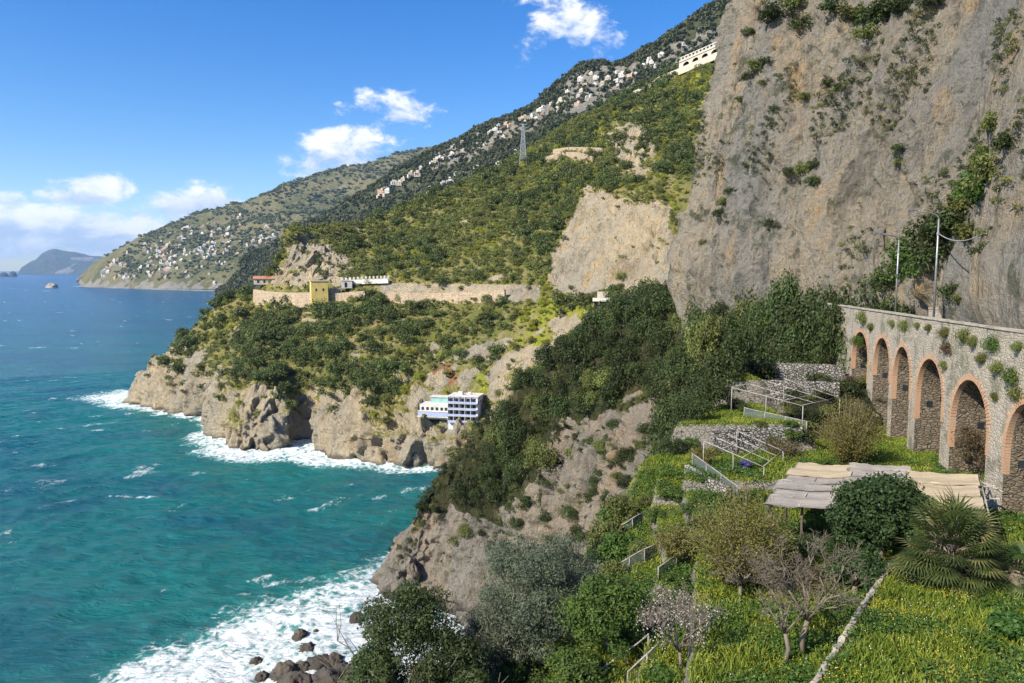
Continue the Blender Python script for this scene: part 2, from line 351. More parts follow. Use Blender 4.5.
# tall cliff above the road
A = []
def cl(p0, p1, p2, p3, p4): A.append([p0, p1, (p1+p2)/2, p2, (p2+p3)/2, p3, p4])
cl(W3(90, 190, 20), W3(95, 195, 78), W3(105, 200, 110), W3(115, 205, 150), W3(125, 215, 200))
cl(W3(52, 160, 20), W3(58, 166, 72), W3(66, 172, 100), W3(78, 182, 135), W3(98, 196, 180))
cl(sub(P3(684, 296, 136), -40), P3(684, 296, 136), P3(714, 150, 142), P3(753, 0, 150), P3(800, -200, 164))
cl(sub(P3(718, 298, 125), -40), P3(718, 298, 125), P3(742, 150, 130), P3(774, 0, 138), P3(800, -200, 152))
cl(sub(P3(752, 300, 116), -40), P3(752, 300, 116), P3(765, 150, 121), P3(790, 0, 128), P3(820, -200, 140))
cl(sub(P3(800, 300, 106), -40), P3(800, 300, 106), P3(812, 150, 112), P3(826, 0, 120), P3(850, -200, 130))
cl(sub(P3(848, 300, 95), -40), P3(848, 300, 95), P3(855, 150, 103), P3(865, 0, 111), P3(885, -200, 122))
cl(sub(P3(905, 300, 86), -40), P3(905, 300, 90), P3(905, 150, 96), P3(910, 0, 104), P3(930, -200, 114))
cl(sub(P3(950, 300, 77), -40), P3(950, 300, 77), P3(950, 150, 89), P3(955, 0, 97), P3(970, -200, 107))
cl(sub(P3(988, 300, 69), -40), P3(988, 300, 69), P3(992, 150, 81), P3(1000, 0, 90), P3(1010, -200, 100))
cl(sub(P3(1000, 300, 61), -40), P3(1000, 300, 61), P3(1014, 150, 66), P3(1034, 0, 80), P3(1040, -200, 92))
cl(sub(P3(1035, 310, 53), -40), P3(1035, 310, 53), P3(1045, 150, 57), P3(1060, 0, 66), P3(1080, -200, 76))
cl(sub(P3(1120, 315, 46), -40), P3(1120, 315, 46), P3(1130, 150, 50), P3(1140, 0, 56), P3(1160, -200, 64))
cl(sub(P3(1300, 320, 37), -40), P3(1300, 320, 37), P3(1310, 150, 40), P3(1320, 0, 44), P3(1340, -200, 50))
cl(sub(P3(2000, 330, 21), -40), P3(2000, 330, 21), P3(2010, 150, 23), P3(2020, 0, 25), P3(2040, -200, 28))
def cliff_disp(P, N):
    st = np.array([1, 1, .3]); k = sstep(66, 74, P[..., 2])
    low = fbm(P*np.array([1, 1, .35])/19, 4, .5, True)*3.3
    mid = fbm(P*np.array([1, 1, .22])/6, 5, .58)*3.5+fbm(P*np.array([1, 1, .25])/2.2, 3, .55, True)*1.15
    fine = fbm(P*np.array([1, 1, .4])/.9, 4, .6)*.45
    px, py, d = proj(P); q = 1-.65*sstep(940, 985, px)*(P[..., 1] > 1)
    return (low*(.5+.5*q)+mid*.8*q+fine*q+facets(P*W3(1, 1, .30)/3.2, 1, .6)*.8*q+facets(P*W3(1, 1, .36)/1.2, 2, .7)*.38*q)*(.25+.75*k)
loft('cliff', columns(A), 560, 720, cliff_disp, M_CLIFF, None)

# wooded valley side with the ridge towns
A = []
def fv(a, b, c, d, e): A.append([a, b, (b+c)/2, c, (c*.5+d*.5), d, e])
fv(W3(-560, 1900, -20), P3(222, 296, 1850), P3(236, 280, 1870), P3(250, 262, 1900), W3(-560, 2100, 20))
fv(W3(-470, 1750, -20), P3(262, 305, 1650), P3(280, 268, 1720), P3(300, 236, 1800), W3(-350, 2100, 40))
fv(W3(-350, 1600, -20), P3(310, 310, 1500), P3(330, 250, 1600), P3(345, 212, 1750), W3(-220, 2100, 100))
fv(W3(-220, 1500, -20), P3(360, 300, 1350), P3(378, 235, 1500), P3(390, 184, 1700), W3(-100, 2100, 200))
fv(W3(-100, 1400, -20), P3(410, 290, 1250), P3(425, 215, 1450), P3(440, 152, 1650), W3(-20, 2100, 320))
fv(W3(-20, 1300, -20), P3(455, 280, 1150), P3(470, 200, 1350), P3(500, 126, 1550), W3(80, 2000, 380))
fv(W3(60, 1200, -20), P3(510, 260, 1080), P3(530, 160, 1300), P3(558, 94, 1480), W3(200, 1900, 420))
fv(W3(140, 1150, -20), P3(560, 240, 1020), P3(575, 130, 1250), P3(590, 70, 1420), W3(300, 1850, 440))
fv(W3(220, 1100, -20), P3(610, 220, 980), P3(618, 120, 1200), P3(620, 70, 1380), W3(380, 1800, 440))
fv(W3(300, 1050, -20), P3(650, 200, 950), P3(655, 110, 1150), P3(658, 54, 1330), W3(440, 1750, 460))
fv(W3(380, 1000, -20), P3(695, 180, 920), P3(700, 90, 1100), P3(692, 30, 1290), W3(500, 1700, 480))
fv(W3(460, 1000, -20), P3(750, 160, 900), P3(750, 60, 1080), P3(750, -5, 1260), W3(600, 1650, 500))
fv(W3(600, 1000, -20), P3(850, 150, 880), P3(850, 20, 1050), P3(850, -60, 1240), W3(700, 1600, 520))
def fv_disp(P, N): return fbm(P*np.array([1, 1, .6])/130, 5, .5, True)*16+fbm(P/28, 4, .55)*5
def fv_rock(P, N):
    px, py, d = proj(P)
    r = sstep(.2, .55, fbm(P/60, 4))*.55
    r = np.maximum(r, inpoly(px, py, [(565, 80), (592, 66), (625, 66), (640, 90), (600, 105), (560, 120)])*.9)
    up = np.interp(px, [430, 500, 560, 620, 700], [152, 124, 94, 66, 26]); r = np.maximum(r, ((py > up+4) & (py < up+24+fbm(P/50, 3)*16) & (px > 430))*(.35+.6*(fbm(P/35, 3) > -.05)))
    return r
loft('valley_slope', columns(A), 260, 420, fv_disp, M_FARV, fv_rock)

# far headland with the white town
A = []
def fe(w, a, b, c, e): A.append([sub(w, -25), w, a, b, c, e])
sk = [(79, 286.2, 284, 282, 3100), (88, 286.8, 281, 271, 3120), (96, 287.2, 278, 262, 3160), (118, 288, 272, 252, 3200), (150, 289, 266, 236, 3260), (178, 289.8, 262, 226, 3330),
      (205, 290.4, 258, 213, 3400), (240, 291.2, 254, 206, 3450), (262, 291.6, 250, 197, 3480), (285, 292, 248, 188, 3520), (310, 292, 245, 180, 3560), (340, 292, 240, 168, 3600), (370, 292, 235, 163, 3650),
      (400, 292, 230, 156, 3700), (430, 292, 225, 149, 3750), (470, 292, 220, 146, 3800), (560, 292, 215, 146, 3900)]
fe(W3(-2120, 3800, 0), W3(-2115, 3830, 4), W3(-2110, 3860, 8), W3(-2100, 3900, 10), W3(-2080, 4000, 2))
for (px, wy, my, sy, Y) in sk:
    w = atz(px, wy, 0.); Y0 = w[1]; Y = max(Y, Y0+40+(wy-sy)*11)
    fe(w, P3(px+2, wy*.8+my*.2-1, Y0+25), P3(px, (my+sy)/2, (Y0*.4+Y*.6)), P3(px, sy, Y), sub(P3(px, sy, Y)*W3(1.06, 1.15, 1), -60))
def fe_disp(P, N): return (fbm(P*np.array([1, 1, .6])/240, 5, .5, True)*22+fbm(P/60, 4, .55)*9)*sstep(-10, 90, P[..., 2])*(.25+.75*sstep(85, 150, proj(P)[0]))
def fe_rock(P, N):
    return np.clip(sstep(32, 8, P[..., 2]+fbm(P/70, 4)*60)*.9+sstep(.15, .5, fbm(P/150, 4))*.45, 0, 1)
loft('far_headland', columns(A), 170, 420, fe_disp, M_FARE, fe_rock)

# blue island on the horizon
A = []
for (px, sy) in [(22, 273.6), (27, 269), (34, 263.5), (41, 259.5), (46, 253.5), (56, 251), (66, 253.5), (78, 255), (90, 257), (105, 258), (130, 262), (160, 268), (166, 273.6)]:
    Y = 14500; w = atz(px, 274.4, 0)*1.0; t = P3(px, sy, Y+900); w = t*W3((Y-600)/t[1], 0, 0); w[1] = Y-600
    A.append([sub(w, -60), w, (w*.5+t*.5)+W3(0, -150, 0), t, sub(t+W3(0, 1500, 0), -t[2]-60)])
loft('island', columns(A), 60, 200, lambda P, N: fbm(P/900, 5, .5, True)*60*sstep(0, 120, P[..., 2]), M_ISLE, lambda P, N: sstep(.0, .5, fbm(P/600, 4)))
# ------------------------------------------------------------------ garden terraces below the road
# plan lines: the viaduct's front face
PA = atz(838.4, 304.6, 71.0); PB = atz(1023.6, 331.0, 71.0)
VD = (PB-PA)[:2]; VL = np.linalg.norm(VD); VD = VD/VL; VN = np.array([VD[1], -VD[0]])   # towards us/left
if VN[0] > 0: VN = -VN
WALL_A = atz(893, 560, 59.3); WALL_B = atz(812, 690, 59.0)
def left_edge(y): return np.interp(y, [0, 25, 34, 44, 48, 57, 63, 70, 80, 95], [-3, 1.5, 4.2, 6.8, 8.3, 9.0, 11.0, 17, 24, 28])
def ground_h(x, y):
    x = np.asarray(x, float); y = np.asarray(y, float)
    z = 57.6+.02*(x-18)+0*y
    # steps down to the left, each a narrow strip
    e = left_edge(y)
    z = z-1.2*sstep(e+4.6, e+4.2, x)*sstep(64, 58, y)-1.0*sstep(e+2.2, e+1.8, x)*sstep(64, 58, y)
    # steps up to the back: terraces with the vine frames
    z = z+.9*sstep(56.5, 57, y+.10*(x-20))*sstep(9, 12, x)
    rt = sstep(28.5, 26.0, x+.6*fbm(np.stack([x/5, y/5, 0*x], -1), 2))
    z = z+2.3*sstep(66.0, 67.0, y+.15*(x-22))*sstep(12, 16, x)*rt
    z = z+2.6*sstep(77.5, 78.6, y)*sstep(14, 20, x)*sstep(33, 30, x)
    # upper terrace right of the low wall
    t = (y-WALL_B[1])/(WALL_A[1]-WALL_B[1]); xw = WALL_B[0]+t*(WALL_A[0]-WALL_B[0])
    k = sstep(xw-.05, xw+.25, x)*sstep(WALL_A[1]+2.0, WALL_A[1]-.3, y)
    z = z+k*(1.55+.03*np.maximum(x-xw, 0))
    # fall away to the sea
    o = np.maximum(e-x, 0); slope = np.interp(y, [20, 40, 52], [.55, .7, 1.1])
    z = z-o*slope-np.maximum(o-9, 0)*1.3
    z = np.where(y > 60, z-np.maximum(e-x, 0)*.6, z)
    z = z+.12*fbm(np.stack([x/3.1, y/3.1, 0*x], -1), 3)+.35*fbm(np.stack([x/9, y/9, 0*x+4], -1), 2)
    return np.maximum(z, -12)
xs = np.concatenate([np.linspace(-60, -12, 60)[:-1], np.linspace(-12, 46, 420)]); ys = np.linspace(-8, 90, 560)
Yg, Xg = np.meshgrid(ys, xs, indexing='ij')
G = np.stack([Xg, Yg, ground_h(Xg, Yg)], -1)
m, g, b = new_mat('garden_soil'); P = pos(g)
c = g.mix(g.ramp(g.noise(P, .35, 5, .6), .38, .62), (.045, .075, .016), (.085, .10, .022))
c = g.mix(g.m('MULTIPLY', g.ramp(g.noise(P, 1.1, 6, .7), .52, .68), .6), c, (.12, .10, .055))
nz = g.node('ShaderNodeSeparateXYZ'); g.l.new(g.node('ShaderNodeNewGeometry').outputs['True Normal'], nz.inputs[0])
st_ = g.mix(g.ramp(g.vor(g.scale(P, (1, 1, 1.6)), 2.6, 'DISTANCE_TO_EDGE'), 0, .12), (.05, .045, .035), g.mix(g.noise(P, 2.5, 3, .6), (.14, .125, .10), (.32, .29, .24)))
c = g.mix(g.ramp(nz.outputs[2], .72, .5), c, st_)
g.l.new(c, b.inputs['Base Color']); g.l.new(g.bump(g.noise(P, 3, 6, .7), .8, .15), b.inputs['Normal'])
M_SOIL = m
o = mesh_np('garden_ground', G.reshape(-1, 3), grid_faces(*G.shape[:2])[:, ::-1], m, True); o['kind'] = 'structure'

# ------------------------------------------------------------------ sea
shore = []
for nm in ('hillside', 'promontory', 'far_headland'):
    T = TERR[nm][0]; z = T[..., 2]
    s = (z[:-1] <= 0) & (z[1:] > 0)
    q = T[1:][s]; shore.append(q[::2, :2])
SHORE_N = np.concatenate(shore[:2]); SHORE_F = shore[2]
ROCKS = []   # px, py, size m, height m
for (px, py, w, h) in [(300, 637, 2.3, 1.9), (316, 632, 1.1, .9), (357, 620, 2.4, 2.0), (256, 664, 2.2, 1.5), (243, 668, 1.3, 1.0), (306, 651, 3.0, 1.7), (272, 655, 1.3, .6),
                       (285, 677, 3.6, 3.0), (301, 672, 2.6, 2.2), (318, 667, 4.6, 2.0), (334, 664, 3.0, 2.2), (342, 676, 3.6, 2.4), (262, 679, 2.0, 1.6), (352, 664, 2.0, 1.2), (187, 681, 1.0, .9),
                       (296, 690, 5, 3.2), (326, 688, 5, 3.4), (355, 690, 5, 3), (366, 640, 1.8, 1.0), (322, 645, 1.4, .7)]:
    p = atz(px, py, .3); ROCKS.append((p, w, h))
rk = np.array([r[0][:2] for r in ROCKS])
NA, NR = 620, 760
an = np.linspace(-math.radians(80), math.radians(70), NA)
ra = np.concatenate([np.linspace(60, 620, 560)[:-1], np.geomspace(620, 90000, NR-559)])
Rg, Ag = np.meshgrid(ra, an, indexing='ij')
X = np.sin(Ag)*Rg; Y = np.cos(Ag)*Rg
XY = np.stack([X, Y], -1).reshape(-1, 2)
def mind(Q, pts, rmax):
    out = np.full(len(Q), 1e4)
    lo = pts.min(0)-rmax; hi = pts.max(0)+rmax
    k = np.where(((Q > lo) & (Q < hi)).all(1))[0]
    for i in range(0, len(k), 20000):
        kk = k[i:i+20000]; d = ((Q[kk][:, None, :]-pts[None])**2).sum(-1).min(1); out[kk] = np.sqrt(d)
    return out
dn = np.minimum(mind(XY, SHORE_N[::3], 90), mind(XY, rk, 90)); df = mind(XY, SHORE_F[::6], 400)
Z0 = np.zeros(len(XY))
P2 = np.stack([XY[:, 0], XY[:, 1], Z0], -1)
warp = fbm(P2/22, 4)*9
# surf under the near cliff and the rocks is far wider than round the headland
near = sstep(215, 150, np.hypot(XY[:, 0]+35, (XY[:, 1]-100)*.8)+0)
tip = np.exp(-(((XY[:, 0]+238)/46)**2+((XY[:, 1]-436)/30)**2))
cove = np.exp(-(((XY[:, 0]+88)/52)**2+((XY[:, 1]-304)/30)**2))
width = 9+30*np.exp(-(((XY[:, 0]+48)/34)**2+((XY[:, 1]-136)/40)**2))+46*tip+26*cove
dw = dn+warp*np.clip(width/22, .25, 1.4)
foam = sstep(1.0, .10, dw/width)
foam = np.maximum(foam, sstep(46, 8, df+fbm(P2/60, 3)*20)*.9)
shal = np.exp(-np.maximum(dn, 0)/42.)
patch = fbm(P2/np.array([150, 60, 1])+3, 3)
fade = sstep(900, 300, Rg.reshape(-1))
wd = np.array([.55, -.83])
s1 = (XY@wd)+fbm(P2/30, 3)*10; t1 = (XY@np.array([.83, .55]))
def rid(n): return 1-2*np.abs(n)
wave = rid(perlin(np.stack([s1/17, t1/46, Z0], -1)))*.42+rid(perlin(np.stack([s1/7.3+5, t1/16, Z0], -1)))*.30+fbm(P2/3.4, 3, .55)*.34
wave = wave*1.5*fade+foam*(.25+.55*(fbm(P2/2.6, 3, .6)))*(dn < 90)
crest = sstep(.5, .8, rid(perlin(np.stack([s1/17, t1/46, Z0], -1)))*.62+.42*fbm(P2/11+7, 3))
cap = crest*sstep(.05, .45, fbm(P2/np.array([70, 45, 1])+9, 3)+.38)
V = np.stack([XY[:, 0], XY[:, 1], wave], -1)
m, g, b = new_mat('sea_water'); P = pos(g)
sp = g.node('ShaderNodeSeparateXYZ'); g.l.new(P, sp.inputs[0])
dist = g.node('ShaderNodeVectorMath', operation='LENGTH'); g.l.new(P, dist.inputs[0]); dist = dist.outputs['Value']
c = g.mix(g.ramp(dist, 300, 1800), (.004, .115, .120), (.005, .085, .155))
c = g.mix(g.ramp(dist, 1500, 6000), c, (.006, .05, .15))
n = g.noise(g.scale(P, (.5, 1.5, 1)), .006, 4, .55)
c = g.mix(g.m('MULTIPLY', g.ramp(n, .52, .64), .6), c, (.004, .045, .115))  # dark blue patches: cloud shadow put into the water colour
n = g.noise(g.scale(P, (.7, 1.2, 1)), .022, 5, .6)
c = g.mix(g.m('MULTIPLY', g.ramp(n, .44, .62), .7), c, (.004, .055, .105))
c = g.mix(g.m('MULTIPLY', g.attr('shallow'), .5), c, (.014, .16, .135))
nf = g.noise(P, .55, 7, .72, .8); nfb = g.noise(P, .12, 6, .65, .5)
fo = g.attr('foam'); ca = g.attr('cap')
wv = g.node('ShaderNodeVectorMath', operation='ADD'); g.l.new(P, wv.inputs[0]); wn = g.node('ShaderNodeVectorMath', operation='SCALE'); g.l.new(g.noise(P, .35, 4, .6, 0, 1), wn.inputs[0]); wn.inputs['Scale'].default_value = 3.2; g.l.new(wn.outputs[0], wv.inputs[1])
lace = g.m('MULTIPLY', g.m('SUBTRACT', .16, g.vor(wv.outputs[0], .38, 'DISTANCE_TO_EDGE')), 1.5)
f1 = g.ramp(g.m('ADD', lace, 1.0) if False else g.m('ADD', g.m('ADD', lace, g.m('MULTIPLY', fo, .88)), g.m('ADD', g.m('MULTIPLY', g.m('SUBTRACT', nf, .5), 2.1), g.m('MULTIPLY', g.m('SUBTRACT', nfb, .5), 1.5))), .30, .98)
f1 = g.m('MULTIPLY', f1, g.ramp(fo, .02, .2))
rs_ = g.node('ShaderNodeMapping'); g.l.new(P, rs_.inputs[0]); rs_.inputs['Rotation'].default_value = (0, 0, -.98); rs_.inputs['Scale'].default_value = (1.6, .45, 1)
nst = g.noise(rs_.outputs[0], .5, 6, .75, .6)
f2 = g.ramp(g.m('ADD', g.m('MULTIPLY', ca, .75), g.m('ADD', g.m('MULTIPLY', g.m('SUBTRACT', nf, .5), 1.6), g.m('MULTIPLY', g.m('SUBTRACT', nst, .5), 1.8))), .42, .98)
ff = g.m('MAXIMUM', f1, g.m('MULTIPLY', f2, .8), clamp=True)
c = g.mix(g.m('MULTIPLY', g.ramp(fo, .0, .9), .45), c, (.12, .36, .32))
c = g.mix(ff, c, g.mix(g.ramp(nf, .35, .65), (.55, .62, .62), (.80, .82, .81)))
g.l.new(c, b.inputs['Base Color'])
g.l.new(g.m('ADD', .22, g.m('MULTIPLY', ff, .6)), b.inputs['Roughness']); b.inputs['IOR'].default_value = 1.33
b.inputs['Specular IOR Level'].default_value = .35
Q = g.scale(P, (1, 1, 1)); rt = g.node('ShaderNodeMapping'); g.l.new(P, rt.inputs[0]); rt.inputs['Rotation'].default_value = (0, 0, .95); rt.inputs['Scale'].default_value = (.55, 1.5, 1)
h = g.m('ADD', g.noise(rt.outputs[0], .16, 9, .68, .3), g.m('MULTIPLY', g.noise(P, 1.0, 4, .6), .10))
g.l.new(g.bump(h, 1.0, 2.6), b.inputs['Normal'])
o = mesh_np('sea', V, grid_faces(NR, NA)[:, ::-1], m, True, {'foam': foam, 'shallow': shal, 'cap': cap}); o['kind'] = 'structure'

# axis for the unseen cloud added to shade the near slopes and garden
e1 = np.array([-SH[1], SH[0]]); e1 = e1 if e1[1] > 0 else -e1
# ------------------------------------------------------------------ foliage building blocks
def leaf_mat(name, ca, cb, cc=None, trans=.28, objvar=.25):
    m, g, b = new_mat(name); t = g.attr('tint'); oi = g.node('ShaderNodeObjectInfo').outputs['Random']
    c = g.mix(t, ca, cb)
    if cc: c = g.mix(g.ramp(t, .78, 1.0), c, cc)
    hs = g.node('ShaderNodeHueSaturation'); g.l.new(c, hs.inputs['Color'])
    g.l.new(g.m('ADD', 1-objvar, g.m('MULTIPLY', oi, 2*objvar)), hs.inputs['Value'])
    g.l.new(g.m('ADD', .485, g.m('MULTIPLY', oi, .03)), hs.inputs['Hue'])
    g.l.new(hs.outputs[0], b.inputs['Base Color']); b.inputs['Roughness'].default_value = .55; b.inputs['Specular IOR Level'].default_value = .25
    tr = g.node('ShaderNodeBsdfTranslucent'); g.l.new(hs.outputs[0], tr.inputs[0])
    mxs = g.node('ShaderNodeMixShader'); mxs.inputs[0].default_value = trans
    g.l.new(b.outputs[0], mxs.inputs[1]); g.l.new(tr.outputs[0], mxs.inputs[2])
    g.l.new(mxs.outputs[0], g.n['Material Output'].inputs[0]); return m
L_DARK = leaf_mat('evergreen_leaf', (.032, .052, .016), (.10, .125, .036), (.17, .18, .055), objvar=.4)
L_HOLM = leaf_mat('holm_leaf', (.05, .073, .021), (.14, .168, .046), (.23, .24, .07))
L_SCRUB = leaf_mat('scrub_leaf', (.10, .125, .032), (.225, .235, .065), (.31, .29, .09))
L_BROOM = leaf_mat('broom_leaf', (.18, .205, .028), (.36, .35, .045), (.50, .44, .05))
L_OLIVE = leaf_mat('olive_leaf', (.085, .105, .062), (.21, .235, .15), (.33, .34, .25), objvar=.05)
L_CITRUS = leaf_mat('citrus_leaf', (.04, .085, .018), (.13, .19, .032), (.24, .28, .045), objvar=.05)
L_MUST = leaf_mat('willow_leaf', (.12, .115, .028), (.22, .20, .045), (.31, .28, .07), objvar=.05)
L_ROUND = leaf_mat('carob_leaf', (.026, .052, .016), (.08, .12, .036), (.15, .20, .06), objvar=.05)
L_GRASS = leaf_mat('grass_blade', (.12, .185, .022), (.29, .325, .04), (.42, .40, .08), objvar=0)
L_WEED = leaf_mat('weed_leaf', (.035, .085, .016), (.085, .16, .026), (.16, .23, .045), objvar=0)
L_PALM = leaf_mat('palm_leaf', (.035, .065, .018), (.10, .135, .038), (.20, .20, .07), objvar=.1)
L_DRY = leaf_mat('dry_twig_leaf', (.10, .075, .035), (.17, .13, .07), (.24, .19, .11), objvar=.1)
L_BLOSSOM = leaf_mat('almond_blossom', (.30, .25, .20), (.55, .48, .42), (.75, .70, .66), objvar=.0)
L_FAR = leaf_mat('far_wood_leaf', (.055, .07, .03), (.115, .13, .052), (.16, .165, .08), objvar=0)
L_FARE = leaf_mat('far_maquis_leaf', (.125, .14, .055), (.225, .225, .09), (.29, .27, .12), objvar=0)
m, g, b = new_mat('bark'); P = pos(g)
g.l.new(g.mix(g.noise(g.scale(P, (1, 1, .2)), 6, 5, .6), (.10, .08, .055), (.27, .225, .165)), b.inputs['Base Color'])
g.l.new(g.bump(g.noise(g.scale(P, (1, 1, .2)), 9, 5, .7), .7, .05), b.inputs['Normal']); M_BARK = m

def quads(C, N, size, rng, aspect=.5):
    n = len(C); r = rng.normal(size=(n, 3)); t = np.cross(N, r); t /= np.linalg.norm(t, axis=1)[:, None]+1e-9
    bt = np.cross(N, t); bt /= np.linalg.norm(bt, axis=1)[:, None]+1e-9
    s = (np.asarray(size)*np.ones(n))[:, None]; w = s*aspect
    V = np.stack([C-t*s*.5, C-bt*w*.5+t*s*.06, C+t*s*.5, C+bt*w*.5+t*s*.06], 1).reshape(-1, 3)
    return V, np.arange(4*n).reshape(n, 4)
def crown(rx, rz, nb, per, leaf, seed, br=.36, aspect=.55, fill=.72, zc=None, flat=.8, upn=.5, taper=0, clumps=True):
    """leaf quads on many small clumps inside a lumpy ellipsoid standing on z=0 -> V, F, tint"""
    rng = np.random.default_rng(seed); d = rng.normal(size=(nb, 3)); d /= np.linalg.norm(d, axis=1)[:, None]
    d[:, 2] = np.where(d[:, 2] < -.35, -d[:, 2], d[:, 2])
    lum = 1+.28*perlin(d*1.7+seed*3.1)
    rr = fill+(1-fill)*rng.random(nb)**.6; rr = np.where(rng.random(nb) < .25, rr*rng.random(nb), rr)
    zc = rz*.75 if zc is None else zc
    c = d*(rr*lum)[:, None]*np.array([rx*(1-br*.6), rx*(1-br*.6), rz*(1-br*.5)])
    if taper: c[:, :2] *= (1-taper*np.clip(c[:, 2:]/rz, -1, 1))
    c[:, 2] += zc
    b_r = br*rx*(.6+.8*rng.random(nb))
    e = rng.normal(size=(nb, per, 3)); e /= np.linalg.norm(e, axis=2)[..., None]
    q = (.55+.5*rng.random((nb, per))**.7)
    Pt = c[:, None, :]+e*(q*b_r[:, None])[..., None]*np.array([1, 1, flat])
    Nn = e*.8+np.array([0, 0, upn])+rng.normal(size=e.shape)*.55
    Nn /= np.linalg.norm(Nn, axis=2)[..., None]
    tint = np.clip(.40+.40*(rng.random((nb, 1))-.5)+.5*(rng.random((nb, per))-.5), 0, 1)
    Pt = Pt.reshape(-1, 3); k = Pt[:, 2] > -.05*rz
    V, Fq = quads(Pt[k], Nn.reshape(-1, 3)[k], leaf*(.65+.7*rng.random(k.sum())), rng, aspect)
    return V, Fq, np.repeat(tint.reshape(-1)[k], 4)
def tube(pts, rad, ns=7):
    pts = np.asarray(pts, float); rad = np.asarray(rad, float)*np.ones(len(pts)); V = []; Fc = []
    tg = np.gradient(pts, axis=0); tg /= np.linalg.norm(tg, axis=1)[:, None]+1e-9
    ref = np.array([.31, .95, .05]) if abs(tg[0] @ np.array([.31, .95, .05])) < .9 else np.array([1., 0, 0])
    for p, r, t in zip(pts, rad, tg):
        u = np.cross(t, ref); u /= np.linalg.norm(u)+1e-9; w = np.cross(t, u)
        a = np.arange(ns)/ns*2*math.pi; V.append(p+r*(np.cos(a)[:, None]*u+np.sin(a)[:, None]*w))
    i = np.arange(len(pts)*ns).reshape(len(pts), ns)
    Fc = np.stack([i[:-1], np.roll(i[:-1], -1, 1), np.roll(i[1:], -1, 1), i[1:]], -1).reshape(-1, 4)
    V = np.concatenate(V); n0 = len(V)
    caps = [[i[0][0], i[0][k+1], i[0][k]] for k in range(1, ns-1)]+[[i[-1][0], i[-1][k], i[-1][k+1]] for k in range(1, ns-1)]
    return V, Fc, np.array(caps)
class MB:
    """collects shapes into one mesh"""
    def __init__(s): s.V = []; s.Q = []; s.T = []; s.n = 0; s.tint = []; s.m = []; s.mt = []
    def add(s, V, Q=None, T=None, tint=None, mi=0):
        V = np.asarray(V, float)
        if Q is not None and len(Q): s.Q.append(np.asarray(Q)+s.n); s.m += [mi]*len(Q)
        if T is not None and len(T): s.T.append(np.asarray(T)+s.n); s.mt += [mi]*len(T)
        s.tint.append(np.full(len(V), .5) if tint is None else np.asarray(tint)*np.ones(len(V))); s.V.append(V); s.n += len(V); return s
    def tube(s, pts, rad, ns=7, mi=0): V, Q, T = tube(pts, rad, ns); return s.add(V, Q, T, mi=mi)
    def box(s, c, size, R=None, mi=0):
        h = np.array(size)/2; V = np.array([[x, y, z] for x in (-1, 1) for y in (-1, 1) for z in (-1, 1)])*h
        if R is not None: V = V@np.asarray(R).T
        return s.add(V+np.asarray(c), [[0, 1, 3, 2], [4, 6, 7, 5], [0, 4, 5, 1], [2, 3, 7, 6], [0, 2, 6, 4], [1, 5, 7, 3]], mi=mi)
    def bar(s, a, b, w, h=None, mi=0):
        a = np.asarray(a, float); b = np.asarray(b, float); d = b-a; L = np.linalg.norm(d); d /= L
        up = np.array([0, 0, 1.]) if abs(d[2]) < .95 else np.array([1., 0, 0])
        u = np.cross(up, d); u /= np.linalg.norm(u); v = np.cross(d, u)
        return s.box((a+b)/2, (L, w, h or w), np.stack([d, u, v], 1), mi)
    def prism(s, poly, zlo, zhi, mi=0):
        """poly: plan points, closed; vertical prism"""
        n = len(poly); p = np.asarray(poly, float)
        V = np.concatenate([np.c_[p, np.ones(n)*zlo], np.c_[p, np.ones(n)*zhi]]); i = np.arange(n); j = (i+1) % n
        T = [[0, k+1, k] for k in range(1, n-1)]+[[n, n+k, n+k+1] for k in range(1, n-1)]
        return s.add(V, np.stack([i, j, j+n, i+n], 1), T, mi=mi)
    def build(s, name, mat, parent=None, smooth=False, tint=False):
        Fc = ([np.concatenate(s.Q)] if s.Q else [])+([np.concatenate(s.T)] if s.T else [])
        return mesh_np(name, np.concatenate(s.V), Fc, mat, smooth, {'tint': np.concatenate(s.tint)} if tint else None, parent, s.m+s.mt if isinstance(mat, list) else None)
def rotz(a): c, s_ = math.cos(a), math.sin(a); return np.array([[c, -s_, 0], [s_, c, 0], [0, 0, 1]])
def copy_tree(o, parent=None):
    c = o.copy(); COL.objects.link(c)
    if parent is not None: c.parent = parent
    for ch in list(o.children): copy_tree(ch, c)
    return c

